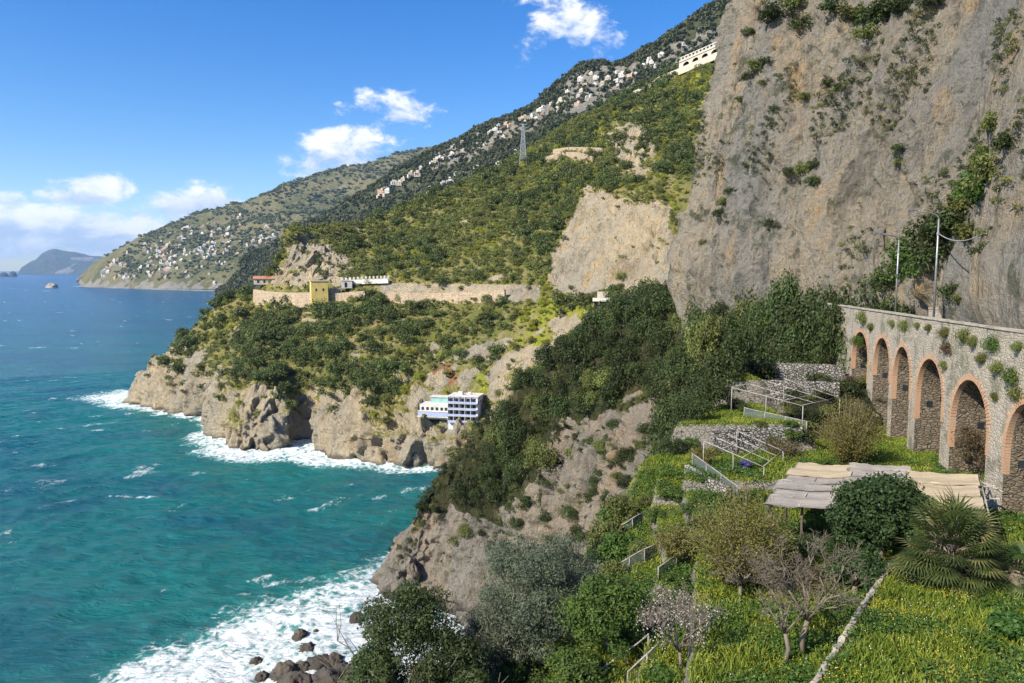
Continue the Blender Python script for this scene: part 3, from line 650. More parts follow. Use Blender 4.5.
# visibility: a coarse depth buffer of the land, so that the individual plants are ones the view shows
BW, BH = 256, 171; zb = np.full((BH, BW), 1e9)
for nm in ('hillside', 'promontory', 'cliff', 'valley_slope', 'far_headland'):
    T = TERR[nm][0]; px, py, d = proj(T); i = np.floor(px/4).astype(int); j = np.floor(py/4).astype(int)
    k = (i >= 0) & (i < BW) & (j >= 0) & (j < BH) & (T[..., 1] > 5); np.minimum.at(zb, (j[k], i[k]), d[k])
def visible(P, tol=1.05, add=6):
    px, py, d = proj(P); i = np.clip(np.floor(px/4), 0, BW-1).astype(int); j = np.clip(np.floor(py/4), 0, BH-1).astype(int)
    return (d < zb[j, i]*tol+add) & (px > -25) & (px < 1050) & (py > -30) & (py < 710)
def scatter(name, n, prob, spacing, seed, cellmin=True):
    """random points on a terrain grid; prob(P, N, rock) 0..1; spacing(P) metres; needs facing us and visible"""
    G, N, rock = TERR[name]; rng = np.random.default_rng(seed)
    a = np.linalg.norm(np.cross(G[1:, :-1]-G[:-1, :-1], G[:-1, 1:]-G[:-1, :-1]), axis=-1)
    P0 = G[:-1, :-1]; N0 = N[:-1, :-1]
    w = a*np.clip(prob(P0, N0, rock[:-1, :-1]), 0, 1)*visible(P0)
    view = np.array([0, 0, HC])-P0; dist = np.linalg.norm(view, axis=-1)
    w = w*(((view*N0).sum(-1)/dist) > -.25)
    w = w.ravel()/w.sum(); k = rng.choice(w.size, size=n, p=w); P = P0.reshape(-1, 3)[k]; Nn = N0.reshape(-1, 3)[k]
    P = P+rng.normal(size=P.shape)*.3
    sp = spacing(P)*np.ones(n); keep = []; cell = {}; cs = float(np.max(sp))
    for i in range(n):
        c = tuple(np.floor(P[i]/cs).astype(int)); ok = True
        for dx in (-1, 0, 1):
            for dy in (-1, 0, 1):
                for dz in (-1, 0, 1):
                    for j in cell.get((c[0]+dx, c[1]+dy, c[2]+dz), ()):
                        if ((P[i]-P[j])**2).sum() < min(sp[i], sp[j])**2: ok = False; break
                    if not ok: break
                if not ok: break
            if not ok: break
        if ok: cell.setdefault(c, []).append(i); keep.append(i)
    return P[keep], Nn[keep]
def upz(V, N): return V

def crown_mesh(name, mat, V, Fq, t):
    me = mesh_np(name, V, Fq, mat, False, {'tint': t}); d = me.data; bpy.data.objects.remove(me); return d
def inst(name, data, loc, sc, rz, label, cat, group):
    o = bpy.data.objects.new(name, data); COL.objects.link(o); o.location = loc; o.rotation_euler = (0, 0, rz); o.scale = sc
    return tag(o, label, cat, group)
def merged(name, mats, protos, P, sc, var, mi, seed):
    """one mass of plants as a single mesh: protos (V, F, tint) per variant"""
    rng = np.random.default_rng(seed); Vs = []; Fs = []; Ts = []; Ms = []; n = 0
    for i in range(len(P)):
        V, Fq, t = protos[var[i]]; a = rng.random()*6.28; R = rotz(a)
        Vs.append((V@R.T)*sc[i]+P[i]); Fs.append(Fq+n); Ts.append(np.clip(t+rng.normal()*.16, 0, 1)); Ms.append(np.full(len(Fq), mi[i])); n += len(V)
    o = mesh_np(name, np.concatenate(Vs), np.concatenate(Fs), mats, False, {'tint': np.concatenate(Ts)}, None, np.concatenate(Ms))
    o['kind'] = 'stuff'; return o
# ------------------------------------------------------------------ trees on the promontory
pro_big = [crown(1, .85, 30, 95, .105, 40+i, br=.36, fill=.66, taper=.1) for i in range(6)]
def prom_prob(P, N, rock):
    px, py, d = proj(P)
    gap = reg(px, py, [(692, 432), (900, 375), (1024, 400), (1024, 520), (690, 520)]) if False else inpoly(px, py, [(700, 425), (760, 395), (845, 370), (900, 380), (900, 700), (560, 700), (690, 520)])
    p = np.where(rock > .5, .05, 1.0)*(1-gap)*(P[..., 1] > 74)*(P[..., 2] > 12)
    return p
P, N = scatter('promontory', 5200, prom_prob, lambda p: 3.3, 21)
d = np.linalg.norm(P-np.array([0, 0, HC]), axis=1); rng = np.random.default_rng(4)
order = np.argsort(d)[:300]
protoD = [crown_mesh('evergreen_tree', L_DARK, *q) for q in pro_big]; protoL = [crown_mesh('olive_green_tree', L_SCRUB, *q) for q in pro_big]
for k in order:
    r = rng.uniform(1.9, 3.9)*np.interp(d[k], [80, 170], [.9, 1.1]); h = r*rng.uniform(.95, 1.5)
    px, py, _ = proj(P[k])
    if px > 690 and py < 375: r *= 1.1; h *= 1.55
    if inpoly(px, py, POLY_PROM): r *= .6; h *= .5
    if rng.random() < .22: inst('olive_green_tree', protoL[rng.integers(6)], P[k]-W3(0, 0, .25*h), (r*.85, r*.85, h*.85), rng.random()*6.28, 'lighter olive green tree among the dark evergreens of the shaded slope', 'tree', 'olive green trees on the shaded promontory')
    else: inst('evergreen_tree', protoD[rng.integers(6)], P[k]-W3(0, 0, .25*h), (r, r, h), rng.random()*6.28,
         'dense dark evergreen tree on the shaded slope below the grey cliff', 'tree', 'dark evergreens on the shaded promontory')
rest = np.setdiff1d(np.arange(len(P)), order)
P2s, N2s = scatter('promontory', 15000, lambda P, N, r: np.where(r > .5, .22*sstep(-.1, .35, fbm(P/7+3, 3)), .9)*(P[..., 1] > 70)*(P[..., 2] > 7), lambda p: 1.1, 22)
Pm = np.concatenate([P[rest], P2s]); n = len(Pm); small = [crown(1, .8, 16, 30, .17, 60+i, br=.36, fill=.6) for i in range(5)]
sc = rng.uniform(.5, 1.15, (n, 1))*np.ones(3); sc[:len(rest)] *= 2.3
merged('promontory_undergrowth', [L_DARK, L_SCRUB], small, Pm-W3(0, 0, .1), sc, rng.integers(0, 5, n), (rng.random(n) < .35)*1, 5)

# ------------------------------------------------------------------ scrub and trees on the sunlit hill
med = [crown(1, .85, 26, 34, .17, 80+i, br=.33, fill=.6) for i in range(6)]
def hill_prob(P, N, rock):
    px, py, d = proj(P); z = P[..., 2]
    dens = .55+.6*fbm(P/32, 3)
    dens = np.where(rock > .45, .06, dens)*sstep(8, 26, z)
    dens = dens*np.where(reg(px, py, [POLY_BRIGHT]), .06, 1)
    dens = np.where(reg(px, py, [POLY_TERR]), dens*.35, dens)
    dens = dens*np.where((np.abs(py-288) < 10) & (px > 250) & (px < 395), .1, 1)
    dens = dens*np.where(inpoly(px, py, [(410, 386), (486, 386), (490, 428), (410, 418)]), 0, 1)
    return np.maximum(dens, .0)
P, N = scatter('hillside', 9500, hill_prob, lambda p: np.interp(p[:, 1], [260, 700], [2.5, 4.2]), 31)
px, py, d = proj(P); n = len(P); rng = np.random.default_rng(9)
darkw = inpoly(px, py, [(230, 320), (290, 318), (330, 310), (420, 320), (410, 400), (350, 420), (280, 410), (240, 380)])*.5+(fbm(P/45+5, 3) > -.02)*.38
broom = (fbm(P/30+11, 3) > .12)*.45+inpoly(px, py, [(640, 80), (715, 60), (700, 240), (660, 200), (560, 190), (520, 180)])*.25+inpoly(px, py, [(540, 295), (600, 300), (570, 340), (500, 350)])*.6
u = rng.random(n); kind = np.where(u < darkw, 0, np.where(rng.random(n) < broom, 2, 1))
r = rng.uniform(.75, 1.0, n)*np.interp(P[:, 1], [260, 700], [2.5, 4.2])*np.where(kind == 0, 1.55, np.where(kind == 2, .8, .95))*(.75+.6*rng.random(n)**2)
vis = visible(P, 1.02, 8); score = np.where(vis, r/d, 0)
protoH = [[crown_mesh(nm, mt, *q) for q in med] for nm, mt in (('holm_oak', L_HOLM), ('hillside_bush', L_SCRUB), ('broom_bush', L_BROOM))]
LBL = [('holm_oak', 'rounded dark green tree on the sunlit hill across the cove', 'tree', 'dark trees on the sunlit hill'),
       ('hillside_bush', 'olive green bush on the sunlit hill across the cove', 'bush', 'olive green bushes on the sunlit hill'),
       ('broom_bush', 'bright yellow green bush on the sunlit hill across the cove', 'bush', 'yellow green bushes on the sunlit hill')]
taken = np.zeros(n, bool)
for kd, cnt in ((0, 220), (1, 220), (2, 140)):
    idx = np.where(kind == kd)[0]; idx = idx[np.argsort(-score[idx])][:cnt]
    for k in idx:
        if score[k] <= 0: continue
        taken[k] = True; h = r[k]*rng.uniform(.8, 1.15); nm, lb, ct, gp = LBL[kd]
        inst(nm, protoH[kd][rng.integers(6)], P[k]-W3(0, 0, .2*h), (r[k], r[k], h), rng.random()*6.28, lb, ct, gp)
kk = np.where(~taken)[0]
lowp = [crown(1, .8, 12, 22, .26, 120+i, br=.38, fill=.6) for i in range(5)]
P3s, _ = scatter('hillside', 9000, lambda P, N, rk_: np.where(rk_ > .45, .14*sstep(0, .4, fbm(P/14, 3)), .8)*sstep(9, 24, P[..., 2]), lambda p: 1.6, 33)
Pm = np.concatenate([P[kk], P3s]); sc = np.concatenate([r[kk], rng.uniform(.55, 1.25, len(P3s))*np.interp(P3s[:, 1], [260, 700], [1, 1.8])])
kd2 = np.concatenate([kind[kk], np.where(fbm(P3s/28, 3) > .1, 2, 1)])
merged('hillside_scrub', [L_HOLM, L_SCRUB, L_BROOM], lowp, Pm-W3(0, 0, .2), sc[:, None]*W3(1, 1, .9), rng.integers(0, 5, len(Pm)), kd2, 6)
print('hill', n, 'low', len(P3s))
# far woods
lo = [crown(1, .85, 5, 9, .75, 140+i, br=.45, fill=.5, aspect=.8) for i in range(4)]
P4, _ = scatter('valley_slope', 6500, lambda P, N, rk_: np.where(rk_ > .5, .12, .2+.7*sstep(-.2, .2, fbm(P/90, 3))), lambda p: 4., 35)
merged('valley_woods', L_FAR, lo, P4, rng.uniform(3.0, 6.5, (len(P4), 1))*np.ones(3), rng.integers(0, 4, len(P4)), np.zeros(len(P4), int), 7)
P5, _ = scatter('far_headland', 2000, lambda P, N, rk_: sstep(98, 135, proj(P)[0])*np.where(rk_ > .5, .15, .2+.7*sstep(-.1, .3, fbm(P/170, 3)))*sstep(25, 60, P[..., 2]), lambda p: 8., 36)
merged('far_maquis', L_FARE, lo, P5, rng.uniform(6, 13, (len(P5), 1))*W3(1, 1, .7), rng.integers(0, 4, len(P5)), np.zeros(len(P5), int), 8)
# bushes rooted on the tall cliff
def on_terr(name, px, py, rad=5):
    G = TERR[name][0]; qx, qy, d = proj(G); k = np.where(((qx-px)**2+(qy-py)**2 < rad*rad) & (G[..., 1] > 1))
    if not len(k[0]): return on_terr(name, px, py, rad*1.7)
    i = np.argmin(d[k]); return G[k[0][i], k[1][i]]
CL_BIG = [(905, 262, 3.0), (920, 245, 2.6), (932, 262, 2.4), (890, 278, 2.2), (950, 232, 2.8), (960, 215, 2.5), (975, 200, 2.4), (985, 182, 2.0), (944, 252, 2.2), (915, 280, 1.9), (878, 285, 1.6), (965, 240, 1.8), (982, 160, 1.6), (988, 130, 1.4),
          (945, 296, 1.3), (955, 300, 1.0), (1004, 150, 1.3)]
CL_TOP = [(775, 10, 3.2), (790, 4, 2.5), (765, 22, 2.2), (830, 8, 2.6), (850, 14, 2.8), (868, 20, 2.6), (885, 10, 3.0), (860, 35, 2.0), (900, 4, 2.4), (930, 8, 1.8), (752, 70, 1.9), (742, 78, 1.5), (760, 62, 1.6), (800, 100, 1.3), (825, 82, 1.5), (836, 84, 1.2),
          (720, 200, 1.6), (715, 215, 1.5), (725, 190, 1.3), (735, 100, 1.2), (770, 110, 1.1), (790, 175, 1.3), (800, 170, 1.7), (812, 180, 1.4), (768, 226, 1.4), (700, 240, 1.1), (810, 165, 1.2), (895, 150, 1.3), (760, 88, 1.0), (747, 30, 1.6), (795, 25, 2.2), (895, 165, 1.0)]
protoC = [crown_mesh('cliff_bush', mt, *crown(1, .85, 26, 44, .15, 170+i, br=.33, fill=.6)) for i, mt in enumerate((L_DARK, L_SCRUB, L_DARK, L_CITRUS))]
for i, (px, py, r_) in enumerate(CL_BIG):
    p = on_terr('cliff', px, py); inst('roadside_bush', protoC[1 if px > 945 and i % 2 else (3 if i % 3 == 0 else 0)], p-W3(0, 0, r_*.5), (r_, r_, r_*rng.uniform(.9, 1.3)), rng.random()*6.28,
         'leafy bush growing in the gully of the grey cliff behind the street lamps', 'bush', 'bushes in the cliff gully above the road')
for i, (px, py, r_) in enumerate(CL_TOP):
    p = on_terr('cliff', px, py); inst('cliff_bush', protoC[i % 3], p-W3(0, 0, r_*.55), (r_, r_, r_*rng.uniform(.7, 1.1)), rng.random()*6.28,
         'dark bush clinging to the face of the tall grey cliff', 'bush', 'bushes clinging to the tall cliff')
P6, _ = scatter('cliff', 3600, lambda P, N, r: sstep(.13, .36, fbm(P*W3(1, 1, .45)/9+2, 4))*(P[..., 2] > 72), lambda p: .8, 37)
tuft = [crown(1, .7, 8, 20, .26, 190+i, br=.42, fill=.5) for i in range(4)]
merged('cliff_tufts', [L_DARK, L_SCRUB], tuft, P6-W3(0, 0, .15), rng.uniform(.22, .75, (len(P6), 1))*np.ones(3), rng.integers(0, 4, len(P6)), (rng.random(len(P6)) < .4)*1, 9)
# ------------------------------------------------------------------ masonry and other materials
def stone_mat(name, ca, cb, mortar, sc=2.6, moss=(.09, .10, .05), moss_amt=.4, flat=1.5, bs=.8):
    m, g, b = new_mat(name); P = pos(g); Q = g.scale(P, (1, 1, flat))
    w = g.mix(.06, Q, g.node('ShaderNodeTexNoise').outputs[1])
    v = g.node('ShaderNodeTexVoronoi'); g.l.new(Q, v.inputs['Vector']); v.inputs['Scale'].default_value = sc
    sv = g.node('ShaderNodeSeparateColor'); g.l.new(v.outputs['Color'], sv.inputs[0])
    e = g.vor(Q, sc, 'DISTANCE_TO_EDGE')
    c = g.mix(sv.outputs[0], ca, cb); c = g.mix(g.m('MULTIPLY', g.ramp(g.noise(P, 5, 5, .7), .4, .75), .5), c, tuple(x*.55 for x in ca))
    c = g.mix(g.ramp(e, .12, .02), c, mortar)
    n = g.noise(P, .5, 6, .7, .4); c = g.mix(g.m('MULTIPLY', g.ramp(n, .50, .64), moss_amt), c, moss)
    ds = g.noise(g.scale(P, (1, 1, .15)), 1.1, 5, .7); c = g.mix(g.m('MULTIPLY', g.ramp(ds, .52, .70), .55), c, (.085, .08, .07))
    g.l.new(c, b.inputs['Base Color'])
    h = g.m('ADD', g.ramp(e, 0, .16), g.m('MULTIPLY', g.noise(P, 6, 5, .7), .6)); g.l.new(g.bump(h, bs, .12), b.inputs['Normal']); return m
M_VIA = stone_mat('viaduct_masonry', (.37, .32, .25), (.45, .395, .31), (.39, .345, .275), 2.6, moss_amt=.55, flat=1.7, bs=.55)
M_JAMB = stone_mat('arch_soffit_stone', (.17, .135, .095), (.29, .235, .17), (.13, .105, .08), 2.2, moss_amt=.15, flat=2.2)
M_DRY = stone_mat('dry_stone', (.25, .235, .205), (.46, .43, .385), (.06, .055, .045), 3.0, moss_amt=.25, bs=1)
M_RET = stone_mat('old_retaining_stone', (.36, .28, .195), (.46, .365, .26), (.32, .25, .18), .55, moss=(.20, .17, .085), moss_amt=.5)
m, g, b = new_mat('arch_brick'); P = pos(g)
e = g.vor(g.scale(P, (1, 1, 2.2)), 4.5, 'DISTANCE_TO_EDGE')
c = g.mix(g.noise(P, 3, 5, .7), (.40, .205, .10), (.50, .30, .18)); c = g.mix(g.ramp(e, .08, .01), c, (.40, .34, .27))
c = g.mix(g.m('MULTIPLY', g.ramp(g.noise(P, .9, 5, .7), .52, .68), .55), c, (.36, .32, .27))
g.l.new(c, b.inputs['Base Color']); g.l.new(g.bump(g.noise(P, 9, 4, .7), .6, .05), b.inputs['Normal']); M_BRICK = m
def plain(name, ca, cb=None, sc=1.5, rough=.8, bump=.3, metal=0, stretch=(1, 1, 1)):
    m, g, b = new_mat(name); P = g.scale(g.node('ShaderNodeTexCoord').outputs['Object'], stretch)
    cb = cb or tuple(x*.72 for x in ca)
    g.l.new(g.mix(g.ramp(g.noise(P, sc, 6, .65), .35, .68), ca, cb), b.inputs['Base Color'])
    b.inputs['Roughness'].default_value = rough; b.inputs['Metallic'].default_value = metal
    if bump: g.l.new(g.bump(g.noise(P, sc*5, 4, .6), bump, .03), b.inputs['Normal'])
    return m
M_COPE = plain('coping_stone', (.44, .39, .31), (.27, .24, .19), 1.2)
M_ASPH = plain('road_asphalt', (.06, .06, .06), (.045, .045, .045), 1)
M_STEEL = plain('galvanised_steel', (.40, .41, .41), (.28, .29, .29), 3, .45, 0, .6)
M_LAMP = plain('lamp_glass', (.6, .6, .58), None, 3, .3, 0)
M_WOODP = plain('grey_chestnut_pole', (.40, .37, .33), (.24, .22, .19), 4, .85, .4)
M_WOODD = plain('dark_wood', (.14, .11, .085), (.08, .06, .05), 4, .85, .4)
M_CABLE = plain('cable_sleeve', (.34, .34, .33), None, 4, .6, 0)
M_WHITE = plain('white_render', (.56, .54, .50), (.42, .40, .37), .6, .85, 0)
M_CREAM = plain('cream_render', (.50, .44, .36), (.38, .33, .27), .6, .85, 0)
M_PINK = plain('pale_terracotta_render', (.52, .37, .27), (.42, .30, .22), .6, .85, 0)
M_YELL = plain('ochre_render', (.66, .50, .17), (.50, .38, .13), .35, .9, 0)
M_TILE = plain('roof_tile', (.42, .19, .11), (.30, .14, .085), 1.2, .85, .3)
M_DARKW = plain('dark_opening', (.035, .04, .05), (.02, .022, .028), 1, .35, 0)
M_BLUE = plain('blue_railing', (.33, .38, .55), (.26, .30, .46), 1, .6, 0)
M_LILAC = plain('pale_blue_render', (.54, .56, .66), (.44, .46, .56), .6, .8, 0)
M_TEAL = plain('turquoise_glazing', (.25, .42, .39), (.16, .30, .29), .5, .25, 0)
M_POT = plain('terracotta', (.50, .19, .09), (.38, .14, .07), 3, .8, .2)
M_PURPLE = leaf_mat('purple_petal', (.12, .08, .30), (.26, .18, .55), None)
M_YFLOW = leaf_mat('yellow_petal', (.55, .45, .02), (.75, .62, .05), None, objvar=0)
M_WFLOW = leaf_mat('white_petal', (.70, .70, .62), (.85, .85, .8), None, objvar=0)
M_BOULD = rock_mat('sea_boulder', (.13, .115, .10), (.20, .165, .125), (.22, .16, .10), (.05, .045, .04), (.07, .065, .04), (1, 1, 1), s=3., moss_amt=.3, wet=True)
m, g, b = new_mat('fence_netting'); P = g.node('ShaderNodeTexCoord').outputs['Object']
b.inputs['Base Color'].default_value = (.16, .19, .17, 1); tr = g.node('ShaderNodeBsdfTransparent'); ms = g.node('ShaderNodeMixShader'); ms.inputs[0].default_value = .38
g.l.new(tr.outputs[0], ms.inputs[1]); g.l.new(b.outputs[0], ms.inputs[2]); g.l.new(ms.outputs[0], g.n['Material Output'].inputs[0]); M_NET = m

# ------------------------------------------------------------------ the viaduct
def s_of(px, py):
    r = ray(px, py); n = VN; k = ((PA[:2]-0)@n)/(r[:2]@n); p = r*k; p[2] += HC
    return (p[:2]-PA[:2])@VD, p[2]
def arch_wall(origin, dirv, nrm, s0, s1, arches, zbot, ztop, depth, kslope=0, nseg=20):
    """wall along dirv pierced by arches (sl, sr, z spring, z crown); front faces +nrm; returns MB with body and jamb slots"""
    mb = MB(); pts = [(s0, zbot)]
    for (a, b_, zs, zc) in arches:
        pts += [(a, zbot), (a, zs)]
        pts += [((a+b_)/2-(b_-a)/2*math.cos(t), zs+(zc-zs)*math.sin(t)) for t in np.linspace(0, math.pi, nseg)[1:-1]]
        pts += [(b_, zs), (b_, zbot)]
    pts.append((s1, zbot))
    def W(s, z, off): q = origin[:2]+dirv*s-nrm*off; return [q[0], q[1], z+kslope*s]
    for (a, za), (b_, zb_) in zip(pts[:-1], pts[1:]):
        if b_-a > 1e-6:
            top = ztop
            mb.add([W(a, za, 0), W(b_, zb_, 0), W(b_, top, 0), W(a, top, 0)], [[0, 1, 2, 3]])
            mb.add([W(a, za, depth), W(b_, zb_, depth), W(b_, top, depth), W(a, top, depth)], [[3, 2, 1, 0]])
            mb.add([W(a, top, 0), W(b_, top, 0), W(b_, top, depth), W(a, top, depth)], [[0, 1, 2, 3]])
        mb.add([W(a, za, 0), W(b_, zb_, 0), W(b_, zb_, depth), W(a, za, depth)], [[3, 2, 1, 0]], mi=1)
    for s, f in ((s0, [0, 1, 2, 3]), (s1, [3, 2, 1, 0])):
        mb.add([W(s, zbot, 0), W(s, ztop, 0), W(s, ztop, depth), W(s, zbot, depth)], [f])
    return mb, W
ARCH = []
for (pl, pr, cx, cy, rise) in [(849.5, 865, 857, 331, 3.0), (871, 887, 879, 337, 3.1), (891, 908, 900, 346, 3.2), (915, 941, 929, 358.5, 3.4), (951, 988, 969, 379.5, 3.6), (1007, 1050, 1028, 404, 3.7)]:
    a = s_of(pl, 420)[0]; b_ = s_of(pr, 420)[0]; zc = s_of(cx, cy)[1]; ARCH.append((a, b_, zc-rise, zc))
S1 = ARCH[-1][1]+3.0
ARCH.append((S1, S1+8.2, 62.0, 66.0))
VIA = empty('road_viaduct', (PA[0], PA[1], 56)); tag(VIA, 'old stone viaduct of tall brick rimmed arches carrying the road at right', 'viaduct')
def child(o, root):
    o.parent = root; o.matrix_parent_inverse = Matrix.Translation(-Vector(root.location)) if True else None
    return o
SV0, SV1 = -4.0, S1+14
mb, Wv = arch_wall(PA, VD, VN, SV0, SV1, ARCH, 52.0, 70.05, 7.5)
child(mb.build('masonry', [M_VIA, M_JAMB]), VIA)
mb = MB()
def wbox(mb, s0, s1, z0, z1, o0, o1, mi=0):
    p = [Wv(s, z, o) for s in (s0, s1) for z in (z0, z1) for o in (o0, o1)]
    return mb.add(p, [[0, 1, 3, 2], [4, 6, 7, 5], [0, 4, 5, 1], [2, 3, 7, 6], [0, 2, 6, 4], [1, 5, 7, 3]], mi=mi)
rng = np.random.default_rng(2)
s = SV0
while s < SV1:
    L = rng.uniform(1.1, 1.9); wbox(mb, s, min(s+L, SV1), 70.052, 70.84+rng.normal()*.012, .02+rng.normal()*.008, .42); s += L
child(mb.build('parapet', M_VIA), VIA)
mb = MB(); s = SV0
while s < SV1:
    L = rng.uniform(.9, 1.5); wbox(mb, s, min(s+L-.015, SV1), 70.86, 71.0+rng.normal()*.012, -.09+rng.normal()*.012, .50); s += L
child(mb.build('coping', M_COPE), VIA)
mb = MB(); wbox(mb, SV0-20, SV1, 70.054, 70.10, .43, 9); child(mb.build('roadway', M_ASPH), VIA)
mb = MB(); s = SV0                     # flat band under the parapet

for (a, b_, zs, zc) in ARCH:
    mb = MB(); cx = (a+b_)/2; rx = (b_-a)/2; rz_ = zc-zs; ts = np.linspace(0, math.pi, 46)
    def brick(q):   # q: four (s, z) corners of one brick of the rim
        o = -.04-.03*rng.random(); P8 = [Wv(s_, z_, oo) for oo in (o, .38) for (s_, z_) in q]
        mb.add(P8, [[0, 1, 2, 3], [7, 6, 5, 4], [0, 4, 5, 1], [1, 5, 6, 2], [2, 6, 7, 3], [3, 7, 4, 0]])
    for t0, t1 in zip(ts[:-1], ts[1:]):
        g_ = .006; w = .40+.10*rng.normal(); w = max(.24, w)
        e = lambda t, r: (cx-(rx-.012+r)*math.cos(t), zs+(rz_-.012+r)*math.sin(t)); brick([e(t0+g_, 0), e(t1-g_, 0), e(t1-g_, w), e(t0+g_, w)])
    for sg in (-1, 1):   # the brick runs some way down each jamb, unevenly
        z = zs; n_ = int(rng.integers(5, 13))
        for k in range(n_):
            w = .18+.22*rng.random(); s0_ = cx+sg*(rx-.012); brick([(s0_, z), (s0_+sg*w, z), (s0_+sg*w, z-.17), (s0_, z-.17)]); z -= .185
    child(mb.build('arch_ring', M_BRICK, smooth=False), VIA)
    for (zz, oo) in ((zs-1.2, .9), (zs-.7, 2.0)):
        mb = MB(); wbox(mb, a-.4, a+.012, zz, zz+.55, oo, oo+.5); child(mb.build('putlog_hole', M_DARKW), VIA)
a, b_, zs, zc = ARCH[2]; mb = MB(); V = [[*( [a-.3+.3, 0] )]]
mb = MB(); wbox(mb, b_-.2, b_+.02, 56, 62.4, .25, 1.6)
# low inner wall across the road
W0 = at(931, 309, 78); W1 = at(1040, 318, 64); RW = empty('roadside_wall', (W0[0], W0[1], 70)); tag(RW, 'low stone wall with pale coping along the inner side of the road', 'wall')
W0[2] = W1[2] = 70.5; mb = MB(); mb.bar(W0, W1, .5, .95); child(mb.build('wall_body', M_VIA), RW)
mb = MB(); mb.bar(W0+W3(0, 0, .56), W1+W3(0, 0, .56), .66, .16); child(mb.build('coping', M_COPE), RW)
# tufts rooted in the viaduct's joints
tuftp = [crown_mesh('wall_tuft', mt, *crown(1, .9, 26, 70, .13, 230+i, br=.5, fill=.45, upn=.1)) for i, mt in enumerate((L_SCRUB, L_DRY, L_CITRUS))]
for i, (px, py, r_) in enumerate([(864, 322, 1.1), (872, 330, .7), (893, 326, .6), (905, 330, .9), (918, 328, .5), (947, 336, .7), (966, 342, 1.0), (948, 352, .9), (994, 350, 1.0), (975, 345, .7), (1000, 372, .8), (1014, 384, 1.1), (1020, 350, .6),
                                   (996, 400, .55), (858, 345, 1.0), (930, 330, .5), (984, 362, .7), (945, 368, .6), (1018, 400, .9)]):
    s_, z = s_of(px, py); q = PA[:2]+VD*s_+VN*.1
    inst('wall_plant', tuftp[i % 3 if r_ > .8 else 0], (q[0], q[1], z-.5*r_), (r_*.8, r_*.8, r_), rng.random()*6, 'green tuft growing from the joints of the viaduct wall', 'plant', 'tufts on the viaduct wall')
for (px, py, r_, lb) in [(962, 442, 1.9, 'brown dry bush hanging inside a tall viaduct arch'), (853, 385, 1.8, 'brown dry bush at the far foot of the viaduct')]:
    s_, z = s_of(px, py); q = PA[:2]+VD*s_+VN*(.5 if px < 900 else -.4)
    V, Fq, t = crown(1, 1.3, 30, 70, .16, int(px), br=.34, upn=-.3, aspect=.25)
    inst('dry_bush', crown_mesh('dry_bush', L_DRY, V, Fq, t), (q[0], q[1], z-1.6*r_), (r_*.7, r_*.7, r_*1.05), 0, lb, 'bush', None)
# rocky buttress where the viaduct meets the slope
bt = MB(); q = PA[:2]+VD*(-3)+VN*.2

# street lamps and their cables
def street_lamp(base, h, arm, label):
    root = empty('street_lamp', tuple(base)); tag(root, label, 'street lamp', 'street lamps on the cliff road')
    b0 = Vector(base); mb = MB(); mb.tube([(0, 0, 0), (0, 0, h*.5), (0, 0, h*.93)], [.11, .10, .085], 10); mb.box((0, 0, .04), (.4, .4, .08)); mb.build('pole', M_STEEL, root, True)
    p = [(-arm*(1-math.cos(t)), 0, h*.93+h*.06*math.sin(t)) for t in np.linspace(0, math.pi/2, 7)]; p.append((-arm*1.5, .1, h+.12))
    mb = MB(); mb.tube(p, [.075]*6+[.06, .05], 8); mb.build('arm', M_STEEL, root, True)
    hd = MB(); hd.box((-arm*1.5-.30, .1, h+.13), (.85, .30, .14)); ho = hd.build('lamp_head', M_STEEL, root)
    gl = MB(); gl.box((-arm*1.5-.32, .1, h+.05), (.55, .22, .05)); gl.build('glass', M_LAMP, ho)
    mb = MB(); mb.tube([(0, 0, h*.78), (0, 0, h*.81)], [.14, .14], 10); mb.build('clamp', M_STEEL, root)
    return root
L1 = at(934, 309, 73); L1[2] = 70.1; L1T = at(937, 211, 73)[2]
L2 = at(896, 300, 79.5); L2[2] = 70.1; L2T = at(897, 234, 79.5)[2]
street_lamp(L1, L1T-L1[2], 1.5, 'tall grey street lamp rising beside the end of the roadside wall')
street_lamp(L2, L2T-L2[2], 1.3, 'farther and shorter looking grey street lamp amid bushes under the cliff')
def cable(name, a, b_, sag, r, label, n=16):
    a = np.asarray(a); b_ = np.asarray(b_); t = np.linspace(0, 1, n)[:, None]; p = a+(b_-a)*t-W3(0, 0, 1)*(4*sag*t*(1-t))
    tg = tube(p, [r]*n, 6); tag(mesh_np(name, tg[0], [tg[1], tg[2]], M_CABLE, True), label, 'cable')
c1 = L1+W3(0, 0, (L1T-L1[2])*.8)
cable('overhead_cable', c1, on_terr('cliff', 1012, 205)-W3(.3, .3, 0), 1.6, .05, 'thick cable sagging from the tall lamp to the cliff at right')
c2 = L2+W3(0, 0, (L2T-L2[2])*.8)
cable('overhead_cable', c2, at(931, 231, 83), .5, .035, 'thin cable running from the farther lamp into the gully bushes')

